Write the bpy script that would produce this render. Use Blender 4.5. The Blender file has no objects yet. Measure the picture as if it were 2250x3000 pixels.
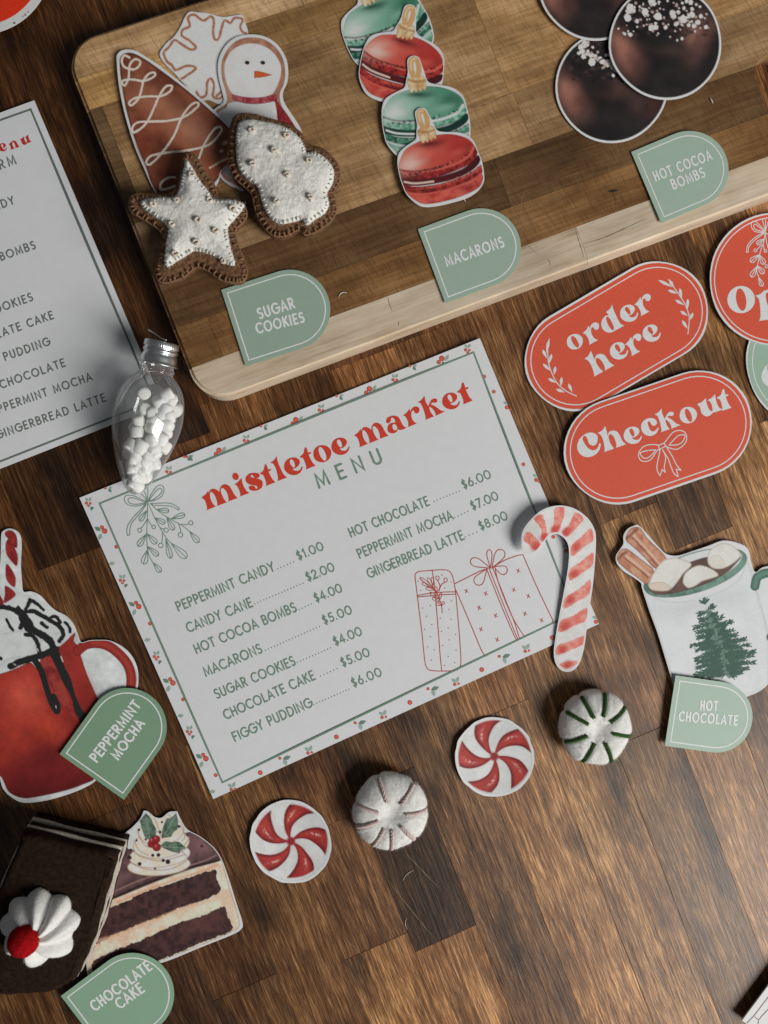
import bpy, bmesh, math, random
import numpy as np
from mathutils import Vector, Matrix
from mathutils.geometry import tessellate_polygon
scene = bpy.context.scene
COL = scene.collection
R_ = math.radians
# ---------------------------------------------------------------- camera
CAM_H, F_PX, RX, RY = 0.52, 2350.0, R_(0.0), R_(-5.5)
cam_d = bpy.data.cameras.new('camera')
cam = bpy.data.objects.new('camera', cam_d); COL.objects.link(cam)
cam.location = (0, 0, CAM_H); cam.rotation_euler = (RX, RY, 0)
cam_d.sensor_fit = 'VERTICAL'; cam_d.sensor_height = 30.0; cam_d.sensor_width = 22.5
cam_d.lens = F_PX/3000*30.0; cam_d.clip_start = 0.01; cam_d.clip_end = 20
cam_d.dof.use_dof = True; cam_d.dof.focus_distance = 0.512; cam_d.dof.aperture_fstop = 6.0
scene.camera = cam
scene.render.resolution_x = 768; scene.render.resolution_y = 1024
# ---------------------------------------------------------------- light
w = bpy.data.worlds.new('World'); scene.world = w; w.use_nodes = True
bg = w.node_tree.nodes['Background']; bg.inputs[0].default_value = (0.86, 0.93, 1.0, 1); bg.inputs[1].default_value = 0.075
def area(name, loc, target, sx, sy, power, col):
    d = bpy.data.lights.new(name, 'AREA'); d.shape = 'RECTANGLE'; d.size = sx; d.size_y = sy; d.energy = power; d.color = col
    o = bpy.data.objects.new(name, d); COL.objects.link(o); o.location = loc
    o.rotation_euler = (Vector(target)-Vector(loc)).to_track_quat('-Z', 'Y').to_euler()
    return o
area('window_light', (2.05, -1.35, 1.85), (0.02, -0.02, 0), 1.25, 1.55, 92.0, (1.0, 0.985, 0.955))
scene.view_settings.view_transform = 'Standard'; scene.view_settings.look = 'None'
scene.view_settings.exposure = 0.0; scene.view_settings.gamma = 1.0
# ---------------------------------------------------------------- mapping from the photo's rays to real places on the table
_cx, _sx, _cy, _sy = math.cos(RX), math.sin(RX), math.cos(RY), math.sin(RY)
ROT = np.array([[_cy,0,_sy],[0,1,0],[-_sy,0,_cy]]) @ np.array([[1,0,0],[0,_cx,-_sx],[0,_sx,_cx]])
PX = CAM_H/F_PX
def Pn(S, z=0.0):
    S = np.asarray(S, float).reshape(-1, 2)
    d = np.stack([(S[:,0]-1125)/F_PX, -(S[:,1]-1500)/F_PX, -np.ones(len(S))], 1) @ ROT.T
    z = np.broadcast_to(np.asarray(z, float), (len(S),))
    t = (CAM_H-z)/-d[:,2]
    return np.stack([t*d[:,0], t*d[:,1], z], 1)
def P(x, y, z=0.0): return Vector(Pn([(x, y)], z)[0])
def K(ox, oy, sc):
    def f(pts):
        out = []
        for p in pts: out.append((ox+p[0]/sc, oy+p[1]/sc) + tuple(p[2:]))
        return out
    return f
c1 = K(580,1260,3.95); c2 = K(780,1220,5.925); c3 = K(1020,1100,4.366); c4 = K(1640,1180,3.19); c5 = K(1640,840,5.184)
c6 = K(1450,600,2.074); c7 = K(340,1400,5.925); c8 = K(2050,600,3.687); c9 = K(1150,1350,2.37); c10 = K(950,0,3.318)
c11 = K(1550,0,2.37); c12 = K(700,1950,1.3825); c13 = K(1750,1500,2.95); c14 = K(0,1500,2.458); c15 = K(0,2300,2.212)
c16 = K(200,0,2.074); cB = K(320,940,4.254); cM = K(450,1350,2.074); cL = K(0,250,1.843)
# ---------------------------------------------------------------- scene helpers
def lk(o, parent=None):
    COL.objects.link(o)
    if parent is not None: o.parent = parent
    return o
def tag(o, label, cat, group=None):
    o['label'] = label; o['category'] = cat
    if group: o['group'] = group
    return o
def thing(name, label, cat, loc=(0,0,0), group=None):
    o = bpy.data.objects.new(name, None); o.empty_display_size = 0.01; lk(o); o.location = loc
    return tag(o, label, cat, group)
def obj(name, me, m, parent=None, smooth=False):
    if isinstance(me, bmesh.types.BMesh):
        b = me; me = bpy.data.meshes.new(name); b.to_mesh(me); b.free()
    me.materials.clear(); me.materials.append(m)
    if smooth:
        me.polygons.foreach_set('use_smooth', np.ones(len(me.polygons), bool))
    o = bpy.data.objects.new(name, me); lk(o, parent)
    if parent is not None and parent.parent is None and parent.type == 'EMPTY': o.location = -Vector(parent.location)
    return o
def np_mesh(name, V, Fq):
    me = bpy.data.meshes.new(name)
    V = np.ascontiguousarray(V, dtype=np.float32); Fq = np.ascontiguousarray(Fq, dtype=np.int32)
    k = Fq.shape[1]
    me.vertices.add(len(V)); me.vertices.foreach_set('co', V.ravel())
    me.loops.add(Fq.size); me.loops.foreach_set('vertex_index', Fq.ravel())
    me.polygons.add(len(Fq)); me.polygons.foreach_set('loop_start', np.arange(0, Fq.size, k, dtype=np.int32))
    try: me.polygons.foreach_set('loop_total', np.full(len(Fq), k, dtype=np.int32))
    except Exception: pass
    me.update(calc_edges=True)
    return me
# ---------------------------------------------------------------- colours
def lin(c):
    c = np.asarray(c, float)/255.0
    return np.where(c <= 0.04045, c/12.92, ((c+0.055)/1.055)**2.4)
def alb(c, white=200):     # photo colour -> paint colour, given how white paper reads beside it
    return np.clip(lin(c)*(0.80/lin(white)), 0.004, 0.88)
# ---------------------------------------------------------------- materials
def nmat(name):
    m = bpy.data.materials.new(name); m.use_nodes = True
    nt = m.node_tree; return m, nt, nt.nodes['Principled BSDF']
def nn(nt, t, **kw):
    n = nt.nodes.new(t)
    for k, v in kw.items():
        if k == 'op': n.operation = v
        elif k in n.inputs.keys(): n.inputs[k].default_value = v
        else: setattr(n, k, v)
    return n
def noise_mix(nt, b, c_a, c_b, scale, detail=4, lo=0.35, hi=0.65, coord='Object', stretch=(1,1,1)):
    tc = nn(nt, 'ShaderNodeTexCoord'); mp = nn(nt, 'ShaderNodeMapping'); mp.inputs['Scale'].default_value = stretch
    nz = nn(nt, 'ShaderNodeTexNoise'); nz.inputs['Scale'].default_value = scale; nz.inputs['Detail'].default_value = detail
    cr = nn(nt, 'ShaderNodeValToRGB'); e = cr.color_ramp.elements
    e[0].position = lo; e[0].color = (*c_a, 1); e[1].position = hi; e[1].color = (*c_b, 1)
    nt.links.new(tc.outputs[coord], mp.inputs[0]); nt.links.new(mp.outputs[0], nz.inputs['Vector'])
    nt.links.new(nz.outputs['Fac'], cr.inputs[0]); nt.links.new(cr.outputs[0], b.inputs['Base Color'])
    return nz, cr, mp
def bump(nt, b, src, strength, dist):
    bp = nn(nt, 'ShaderNodeBump'); bp.inputs['Strength'].default_value = strength; bp.inputs['Distance'].default_value = dist
    nt.links.new(src, bp.inputs['Height']); nt.links.new(bp.outputs[0], b.inputs['Normal']); return bp
def ink(name, c, white=200, rough=0.6, var=0.07):
    m, nt, b = nmat(name); a = alb(c, white)
    noise_mix(nt, b, tuple(np.clip(a*(1-var), 0, 1)), tuple(np.clip(a*(1+var), 0, 1)), 900, 3)
    b.inputs['Roughness'].default_value = rough; b.inputs['Specular IOR Level'].default_value = 0.3
    return m
def paper(name, a, rough=0.55, spec=0.3):
    m, nt, b = nmat(name); a = np.array(a)
    nz, cr, mp = noise_mix(nt, b, tuple(a*0.985), tuple(np.clip(a*1.01,0,1)), 160, 5)
    b.inputs['Roughness'].default_value = rough; b.inputs['Specular IOR Level'].default_value = spec
    n2 = nn(nt, 'ShaderNodeTexNoise'); n2.inputs['Scale'].default_value = 1400; n2.inputs['Detail'].default_value = 2
    tc = nn(nt, 'ShaderNodeTexCoord'); nt.links.new(tc.outputs['Object'], n2.inputs['Vector'])
    bump(nt, b, n2.outputs['Fac'], 0.12, 0.0002)
    return m
M_PAPER = paper('white_card_paper', (0.80, 0.80, 0.80))
M_PAPER2 = paper('menu_paper', (0.79, 0.80, 0.81))
def vcol_mat():
    m, nt, b = nmat('watercolour_print')
    at = nn(nt, 'ShaderNodeAttribute'); at.attribute_name = 'Col'
    tc = nn(nt, 'ShaderNodeTexCoord'); nz = nn(nt, 'ShaderNodeTexNoise'); nz.inputs['Scale'].default_value = 700; nz.inputs['Detail'].default_value = 4
    mr = nn(nt, 'ShaderNodeMapRange'); mr.inputs['To Min'].default_value = 0.88; mr.inputs['To Max'].default_value = 1.1
    mx = nn(nt, 'ShaderNodeVectorMath'); mx.operation = 'SCALE'
    nt.links.new(tc.outputs['Object'], nz.inputs['Vector']); nt.links.new(nz.outputs['Fac'], mr.inputs['Value'])
    nt.links.new(at.outputs['Color'], mx.inputs[0]); nt.links.new(mr.outputs[0], mx.inputs['Scale'])
    nt.links.new(mx.outputs[0], b.inputs['Base Color']); b.inputs['Roughness'].default_value = 0.55; b.inputs['Specular IOR Level'].default_value = 0.3
    return m
M_PAINT = vcol_mat()
# ---------------------------------------------------------------- 2D geometry
def cr(pts, closed=True, n=6):
    """Catmull-Rom through pts; a third item marks a corner"""
    pts = [tuple(p) for p in pts]; N = len(pts); out = []
    rng = range(N if closed else N-1)
    for i in rng:
        p1 = pts[i]; p2 = pts[(i+1) % N]
        p0 = pts[(i-1) % N] if (closed or i > 0) else p1
        p3 = pts[(i+2) % N] if (closed or i+2 < N) else p2
        a1 = np.array(p1[:2], float); a2 = np.array(p2[:2], float)
        a0 = a1*2-a2 if len(p1) > 2 else np.array(p0[:2], float)
        a3 = a2*2-a1 if len(p2) > 2 else np.array(p3[:2], float)
        for k in range(n):
            t = k/n
            out.append(tuple(0.5*((2*a1)+(-a0+a2)*t+(2*a0-5*a1+4*a2-a3)*t*t+(-a0+3*a1-3*a2+a3)*t**3)))
    if not closed: out.append(tuple(pts[-1][:2]))
    return out
def ell(cx, cy, rx, ry, ang=0, n=40):
    a = R_(ang); return [(cx+rx*math.cos(t)*math.cos(a)-ry*math.sin(t)*math.sin(a), cy+rx*math.cos(t)*math.sin(a)+ry*math.sin(t)*math.cos(a)) for t in [2*math.pi*k/n for k in range(n)]]
def sdf(X, Y, poly):
    poly = np.asarray([p[:2] for p in poly], float); x0, y0 = poly[:,0], poly[:,1]; x1, y1 = np.roll(x0,-1), np.roll(y0,-1)
    d2 = np.full(X.shape, 1e18); ins = np.zeros(X.shape, bool)
    for a, b, c, d in zip(x0, y0, x1, y1):
        ex, ey = c-a, d-b; L = ex*ex+ey*ey
        if L < 1e-12: continue
        t = np.clip(((X-a)*ex+(Y-b)*ey)/L, 0, 1)
        np.minimum(d2, (X-a-t*ex)**2+(Y-b-t*ey)**2, out=d2)
        if b != d:
            cond = ((b > Y) != (d > Y)) & (X < (c-a)*(Y-b)/(d-b)+a)
            ins ^= cond
    d = np.sqrt(d2); return np.where(ins, -d, d)
def sdl(X, Y, pts):
    d2 = np.full(X.shape, 1e18)
    for (a, b), (c, d) in zip(pts[:-1], pts[1:]):
        ex, ey = c-a, d-b; L = ex*ex+ey*ey+1e-9
        t = np.clip(((X-a)*ex+(Y-b)*ey)/L, 0, 1)
        np.minimum(d2, (X-a-t*ex)**2+(Y-b-t*ey)**2, out=d2)
    return np.sqrt(d2)
_tab = np.random.RandomState(5).rand(256, 256)
def vn(X, Y, seed=0):
    X = X+seed*17.31; Y = Y+seed*9.77
    xi = np.floor(X).astype(int); yi = np.floor(Y).astype(int); fx = X-xi; fy = Y-yi
    fx = fx*fx*(3-2*fx); fy = fy*fy*(3-2*fy)
    a = _tab[xi & 255, yi & 255]; b = _tab[(xi+1) & 255, yi & 255]; c = _tab[xi & 255, (yi+1) & 255]; d = _tab[(xi+1) & 255, (yi+1) & 255]
    return (a*(1-fx)+b*fx)*(1-fy)+(c*(1-fx)+d*fx)*fy
def fbm(X, Y, s, seed=0, o=4):
    v = 0; a = 0.5; t = 0
    for k in range(o):
        v = v+a*vn(X/s, Y/s, seed+k*3); t += a; a *= 0.55; s *= 0.5
    return v/t
def sst(a, b, x):
    t = np.clip((x-a)/(b-a), 0, 1); return t*t*(3-2*t)
def offset_poly(pts, d):
    """move a smooth closed outline inwards by d px"""
    p = np.asarray([q[:2] for q in pts], float); a = np.roll(p, 1, 0); b = np.roll(p, -1, 0); t = b-a
    n = np.stack([-t[:,1], t[:,0]], 1); n /= np.linalg.norm(n, axis=1)[:,None]+1e-9
    area_ = 0.5*np.sum(p[:,0]*b[:,1]-b[:,0]*p[:,1])
    return [tuple(q) for q in p+n*d*(1 if area_ > 0 else -1)]
def grid_mesh(name, poly, step, zfun, inset=0.0, paint=None, z_base=0.0):
    """fine grid clipped to an outline with its rim snapped onto the outline"""
    p = np.asarray([q[:2] for q in poly], float)
    x0, y0 = p.min(0)-step*2; x1, y1 = p.max(0)+step*2
    xs = np.arange(x0, x1, step); ys = np.arange(y0, y1, step)
    X, Y = np.meshgrid(xs, ys, indexing='ij')
    D = sdf(X, Y, poly)+inset
    gx, gy = np.gradient(D, step); gl = np.hypot(gx, gy)+1e-9
    out = D > 0
    Xs = np.where(out, X-D*gx/gl, X); Ys = np.where(out, Y-D*gy/gl, Y)
    ins = ~out
    keep = (ins[:-1,:-1].astype(int)+ins[1:,:-1]+ins[:-1,1:]+ins[1:,1:]) >= 1
    far = D > step*1.5
    keep &= ~(far[:-1,:-1] | far[1:,:-1] | far[:-1,1:] | far[1:,1:])
    idx = np.arange(X.size).reshape(X.shape)
    i, j = np.nonzero(keep)
    Fq = np.stack([idx[i,j], idx[i,j+1], idx[i+1,j+1], idx[i+1,j]], 1)
    used = np.unique(Fq); rem = np.full(X.size, -1); rem[used] = np.arange(len(used)); Fq = rem[Fq]
    Sx = Xs.ravel()[used]; Sy = Ys.ravel()[used]; Dd = np.minimum(D.ravel()[used], 0)
    V = Pn(np.stack([Sx, Sy], 1), z_base)
    V[:,2] = zfun(V[:,0], V[:,1], -Dd)
    me = np_mesh(name, V, Fq)
    if paint is not None:
        c = paint(X, Y).reshape(-1, 3)[used]
        at = me.color_attributes.new('Col', 'FLOAT_COLOR', 'POINT')
        at.data.foreach_set('color', np.concatenate([c, np.ones((len(c),1))], 1).astype(np.float32).ravel())
    return me
class Art:
    """colours printed on a sheet, worked out on a grid"""
    def __init__(s, X, Y, white=200, base=None):
        s.X, s.Y, s.w = X, Y, white
        s.c = np.empty(X.shape+(3,)); s.c[:] = alb(base if base else (white,)*3, white)
    def win(s, pts, pad):
        p = np.asarray([q[:2] for q in pts], float); lo = p.min(0)-pad; hi = p.max(0)+pad
        i0, i1 = np.searchsorted(s.X[:,0], [lo[0], hi[0]]); j0, j1 = np.searchsorted(s.Y[0], [lo[1], hi[1]])
        return slice(i0, i1), slice(j0, j1)
    def mix(s, w_, mask, col):
        if mask.size == 0: return
        c = s.c[w_]; col = np.asarray(col)
        s.c[w_] = c*(1-mask[...,None])+col*mask[...,None]
    def fill(s, pts, col, soft=1.2, op=1.0, edge=None, ew=8, col2=None, ns=30, seed=1, rag=0, grad=None):
        w_ = s.win(pts, soft+rag*2+2); X, Y = s.X[w_], s.Y[w_]
        if X.size == 0: return
        D = sdf(X, Y, pts)
        if rag: D = D+(fbm(X, Y, rag*2.2, seed+5, 2)-0.5)*rag*2
        m = sst(soft, -soft, D)*op
        C = np.empty(X.shape+(3,)); C[:] = alb(col, s.w)
        if col2 is not None:
            if grad is not None:
                (ax, ay), (bx, by) = grad; L = (bx-ax)**2+(by-ay)**2
                t = np.clip(((X-ax)*(bx-ax)+(Y-ay)*(by-ay))/L, 0, 1); t = np.clip(t+(fbm(X, Y, ns, seed)-0.5)*0.35, 0, 1)
            else: t = sst(0.3, 0.7, fbm(X, Y, ns, seed))
            C = C*(1-t[...,None])+alb(col2, s.w)*t[...,None]
        if edge is not None:
            e = sst(-ew, 0, D); C = C*(1-e[...,None])+alb(edge, s.w)*e[...,None]
        s.mix(w_, m, C)
    def line(s, pts, width, col, soft=1.0, op=1.0, taper=False, var=0, seed=3):
        w_ = s.win(pts, width+soft+2); X, Y = s.X[w_], s.Y[w_]
        if X.size == 0: return
        D = sdl(X, Y, [q[:2] for q in pts])-width/2
        if var: D = D+(fbm(X, Y, 9, seed, 2)-0.5)*var
        s.mix(w_, sst(soft, -soft, D)*op, alb(col, s.w))
    def blob(s, cx, cy, rx, ry, ang, col, op=1.0, pw=1.0):
        w_ = s.win([(cx-max(rx,ry)*1.6, cy-max(rx,ry)*1.6), (cx+max(rx,ry)*1.6, cy+max(rx,ry)*1.6)], 0); X, Y = s.X[w_], s.Y[w_]
        if X.size == 0: return
        a = R_(ang); u = ((X-cx)*math.cos(a)+(Y-cy)*math.sin(a))/rx; v = (-(X-cx)*math.sin(a)+(Y-cy)*math.cos(a))/ry
        s.mix(w_, np.exp(-(u*u+v*v)**pw)*op, alb(col, s.w))
    def mottle(s, ns, amt, seed=7):
        s.c *= (1+(fbm(s.X, s.Y, ns, seed)-0.5)*amt)[...,None]
# ---------------------------------------------------------------- sheets of card
TH = 0.00038
class Sheet:
    def __init__(s, name, label, cat, outline, z0, mat=M_PAPER, th=TH, lift=None, group=None, cut=24, world=False, part='card'):
        s.z0, s.th = z0, th; s.lift = lift or (lambda x, y: 0*x)
        W = np.asarray(outline, float) if world else Pn([q[:2] for q in outline], z0+th)
        s.W = W; c = W.mean(0)
        s.root = thing(name, label, cat, (float(c[0]), float(c[1]), z0), group)
        bm = bmesh.new(); vs = [bm.verts.new((p[0], p[1], 0)) for p in W]
        f = bm.faces.new(vs); f.normal_update()
        if f.normal.z < 0: f.normal_flip()
        if lift:
            lo, hi = W[:,:2].min(0), W[:,:2].max(0)
            for ax in (0, 1):
                for q in np.arange(lo[ax]+cut*PX*0.5, hi[ax], cut*PX):
                    co = [0,0,0]; co[ax] = q; no = [0,0,0]; no[ax] = 1
                    bmesh.ops.bisect_plane(bm, geom=bm.verts[:]+bm.edges[:]+bm.faces[:], plane_co=co, plane_no=no)
        top = bm.faces[:]
        r = bmesh.ops.extrude_face_region(bm, geom=top)
        nv = {v for v in r['geom'] if isinstance(v, bmesh.types.BMVert)}
        for v in bm.verts:
            z = float(s.lift(np.array(v.co.x), np.array(v.co.y)))
            v.co.z = z0+z+(th if v in nv else 0)
        bmesh.ops.recalc_face_normals(bm, faces=bm.faces[:])
        s.card = obj(part, bm, mat, s.root)
    def up(s, V, layer):
        V = np.asarray(V, float); V[:,2] = s.z0+s.th+s.lift(V[:,0], V[:,1])+0.00006*layer; return V
    def map(s, pts, layer): return s.up(Pn([q[:2] for q in pts], s.z0+s.th), layer)
    def new(s): return bmesh.new()
    def fill(s, bm, pts, holes=(), layer=1, world=False):
        loops = [s.up(np.array(p, float), layer) if world else s.map(p, layer) for p in [pts]+list(holes)]
        tri = tessellate_polygon([[Vector(q) for q in l] for l in loops])
        vs = [bm.verts.new(q) for l in loops for q in l]
        for t in tri:
            try:
                f = bm.faces.new([vs[k] for k in t]); f.normal_update()
                if f.normal.z < 0: f.normal_flip()
            except ValueError: pass
    def stroke(s, bm, pts, width, closed=False, layer=1, caps=True, world=False):
        q = np.array(pts if world else Pn([p[:2] for p in pts], s.z0+s.th), float)[:, :2]
        keep = [0]
        for k in range(1, len(q)):
            if np.linalg.norm(q[k]-q[keep[-1]]) > 1e-6: keep.append(k)
        q = q[keep]
        if closed and len(q) > 2 and np.linalg.norm(q[0]-q[-1]) < 1e-6: q = q[:-1]
        if not closed and len(q) > 3 and np.linalg.norm(q[0]-q[-1]) < 2e-5: q = q[:-1]; closed = True
        n = len(q); hw = width*PX*0.5
        if n < 2: return
        s.cnt = (getattr(s, 'cnt', 0)+1) % 7; layer = layer+0.09*s.cnt
        if closed: a = np.roll(q, 1, 0); b = np.roll(q, -1, 0)
        else: a = np.vstack([q[:1]*2-q[1:2], q[:-1]]); b = np.vstack([q[1:], q[-1:]*2-q[-2:-1]])
        t1 = q-a; t2 = b-q; t1 /= np.linalg.norm(t1,axis=1)[:,None]+1e-12; t2 /= np.linalg.norm(t2,axis=1)[:,None]+1e-12
        t = t1+t2; t /= np.linalg.norm(t,axis=1)[:,None]+1e-9
        nrm = np.stack([-t[:,1], t[:,0]], 1); cs = np.clip(np.sum(nrm*np.stack([-t1[:,1], t1[:,0]],1),1), 0.45, 1)
        L = q+nrm*(hw/cs)[:,None]; Rr = q-nrm*(hw/cs)[:,None]
        z = np.zeros((n,1)); lay = layer+0.08*np.arange(n)/n; Lw = s.up(np.hstack([L,z]), lay); Rw = s.up(np.hstack([Rr,z]), lay)
        lv = [bm.verts.new(p) for p in Lw]; rv = [bm.verts.new(p) for p in Rw]
        for k in range(n if closed else n-1):
            k2 = (k+1) % n; bm.faces.new((rv[k], rv[k2], lv[k2], lv[k]))
        if caps and not closed:
            for e, tt in ((0, -t[0]), (n-1, t[-1])):
                a0 = math.atan2(tt[1], tt[0]); pts_ = [q[e]+hw*np.array([math.cos(a0+g), math.sin(a0+g)]) for g in np.linspace(-math.pi/2, math.pi/2, 5)[1:-1]]
                w3 = s.up(np.array([[p[0],p[1],0] for p in pts_]), lay[e]); vv = [bm.verts.new(p) for p in w3]
                ends = [rv[e]]+vv+[lv[e]] if e else [lv[e]]+vv+[rv[e]]
                bm.faces.new(ends)
    def dot(s, bm, x, y, r, layer=1, n=8): s.fill(bm, ell(x, y, r, r, 0, n), layer=layer)
    def add(s, name, bm, mat): return obj(name, bm, mat, s.root)
    def paint(s, name, outline, inset, fn, step=2.0, layer=1):
        me = grid_mesh(name, outline, step, lambda x, y, d: s.z0+s.th+s.lift(x, y)+0.00006*layer, inset, fn, s.z0+s.th)
        return obj(name, me, M_PAINT, s.root)
    def text(s, bm, txt, p0, p1, cap, wt, layer=2, wf=1.0, track=None):
        """single-line capitals: from p0 to p1 along the baseline; or right-aligned on p1 when p0 gives only a direction"""
        if track is None:
            L0 = math.dist(p0, p1); nat = sum(GL[c][0] for c in txt)*cap; n1 = max(1, len(txt)-1)
            wf = min(1.0, max(0.55, (L0-max(0.19*cap, 0.12*cap+wt*0.62 if wt > 5 else 0)*n1)/nat))
        adv = [GL[c][0]*cap*wf for c in txt]
        if track is None:
            p0 = np.array(p0, float); p1 = np.array(p1, float); L = np.linalg.norm(p1-p0); u = (p1-p0)/L
            gap = (L-sum(adv))/max(1, len(txt)-1)
        else:
            a = R_(p0); u = np.array([math.cos(a), -math.sin(a)]); gap = track
            p0 = np.array(p1, float)-u*(sum(adv)+gap*(len(txt)-1))
        v = np.array([u[1], -u[0]]); x = 0
        for c, ad in zip(txt, adv):
            for st in GL[c][1]:
                pts = [tuple(p0+u*(x+a*cap*wf)+v*(b*cap)) for a, b in st]
                if len(pts) == 1: s.dot(bm, pts[0][0], pts[0][1], wt*0.62, layer)
                else: s.stroke(bm, pts, wt, layer=layer)
            x += ad+gap
# ---------------------------------------------------------------- thin capital alphabet (advance, strokes), cap height 1
def arc(cx, cy, rx, ry, a0, a1, n=12): return [(cx+rx*math.cos(R_(a)), cy+ry*math.sin(R_(a))) for a in np.linspace(a0, a1, n)]
GL = {
 'A': (0.72, [[(0.02,0),(0.36,1),(0.70,0)], [(0.14,0.30),(0.58,0.30)]]),
 'B': (0.60, [[(0.06,0),(0.06,1),(0.30,1)]+arc(0.30,0.765,0.22,0.235,90,-90)+[(0.06,0.53)], [(0.30,0.53)]+arc(0.32,0.265,0.25,0.265,90,-90)+[(0.06,0)]]),
 'C': (0.78, [arc(0.47,0.5,0.44,0.5,48,312,20)]),
 'D': (0.74, [[(0.06,0),(0.06,1),(0.26,1)]+arc(0.26,0.5,0.44,0.5,90,-90,16)+[(0.06,0)]]),
 'E': (0.52, [[(0.50,1),(0.06,1),(0.06,0),(0.50,0)], [(0.06,0.52),(0.44,0.52)]]),
 'F': (0.50, [[(0.48,1),(0.06,1),(0.06,0)], [(0.06,0.52),(0.42,0.52)]]),
 'G': (0.86, [arc(0.48,0.5,0.45,0.5,48,360,22)+[(0.56,0.5)]]),
 'H': (0.66, [[(0.06,0),(0.06,1)], [(0.60,0),(0.60,1)], [(0.06,0.5),(0.60,0.5)]]),
 'I': (0.14, [[(0.07,0),(0.07,1)]]),
 'K': (0.62, [[(0.06,0),(0.06,1)], [(0.56,1),(0.08,0.42)], [(0.22,0.58),(0.60,0)]]),
 'L': (0.48, [[(0.06,1),(0.06,0),(0.46,0)]]),
 'M': (0.90, [[(0.06,0),(0.12,1),(0.45,0.12),(0.78,1),(0.84,0)]]),
 'N': (0.70, [[(0.06,0),(0.06,1),(0.64,0),(0.64,1)]]),
 'O': (0.96, [arc(0.48,0.5,0.45,0.5,0,360,26)]),
 'P': (0.56, [[(0.06,0),(0.06,1),(0.28,1)]+arc(0.28,0.73,0.24,0.27,90,-90)+[(0.06,0.46)]]),
 'R': (0.60, [[(0.06,0),(0.06,1),(0.28,1)]+arc(0.28,0.73,0.24,0.27,90,-90)+[(0.06,0.46)], [(0.26,0.46),(0.56,0)]]),
 'S': (0.54, [arc(0.28,0.75,0.22,0.25,40,250,12)+arc(0.27,0.255,0.24,0.265,75,-140,12)]),
 'T': (0.60, [[(0.02,1),(0.58,1)], [(0.30,1),(0.30,0)]]),
 'U': (0.66, [[(0.06,1),(0.06,0.30)]+arc(0.33,0.28,0.27,0.28,180,360)+[(0.60,0.30),(0.60,1)]]),
 'Y': (0.64, [[(0.02,1),(0.32,0.48),(0.62,1)], [(0.32,0.48),(0.32,0)]]),
 ' ': (0.30, []), '.': (0.12, [[(0.06,0.04)]]),
 '$': (0.56, [arc(0.28,0.72,0.20,0.21,40,250,12)+arc(0.27,0.28,0.22,0.22,75,-140,12), [(0.28,-0.12),(0.28,1.12)]]),
 '0': (0.74, [arc(0.37,0.5,0.34,0.5,0,360,22)]),
 '1': (0.26, [[(0.02,0.82),(0.20,1),(0.20,0)]]),
 '2': (0.58, [arc(0.28,0.72,0.24,0.28,165,-35,10)+[(0.04,0),(0.56,0)]]),
 '4': (0.62, [[(0.44,0),(0.44,1),(0.04,0.26),(0.60,0.26)]]),
 '5': (0.56, [[(0.50,1),(0.14,1),(0.10,0.58)]+arc(0.27,0.30,0.25,0.30,110,-140,12)]),
 '6': (0.60, [[(0.40,1),(0.12,0.52)]+arc(0.30,0.29,0.26,0.29,150,-210,20)]),
 '7': (0.54, [[(0.02,1),(0.52,1),(0.16,0)]]),
 '8': (0.60, [arc(0.30,0.76,0.20,0.24,0,360,16), arc(0.30,0.27,0.26,0.27,0,360,18)]),
}
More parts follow.
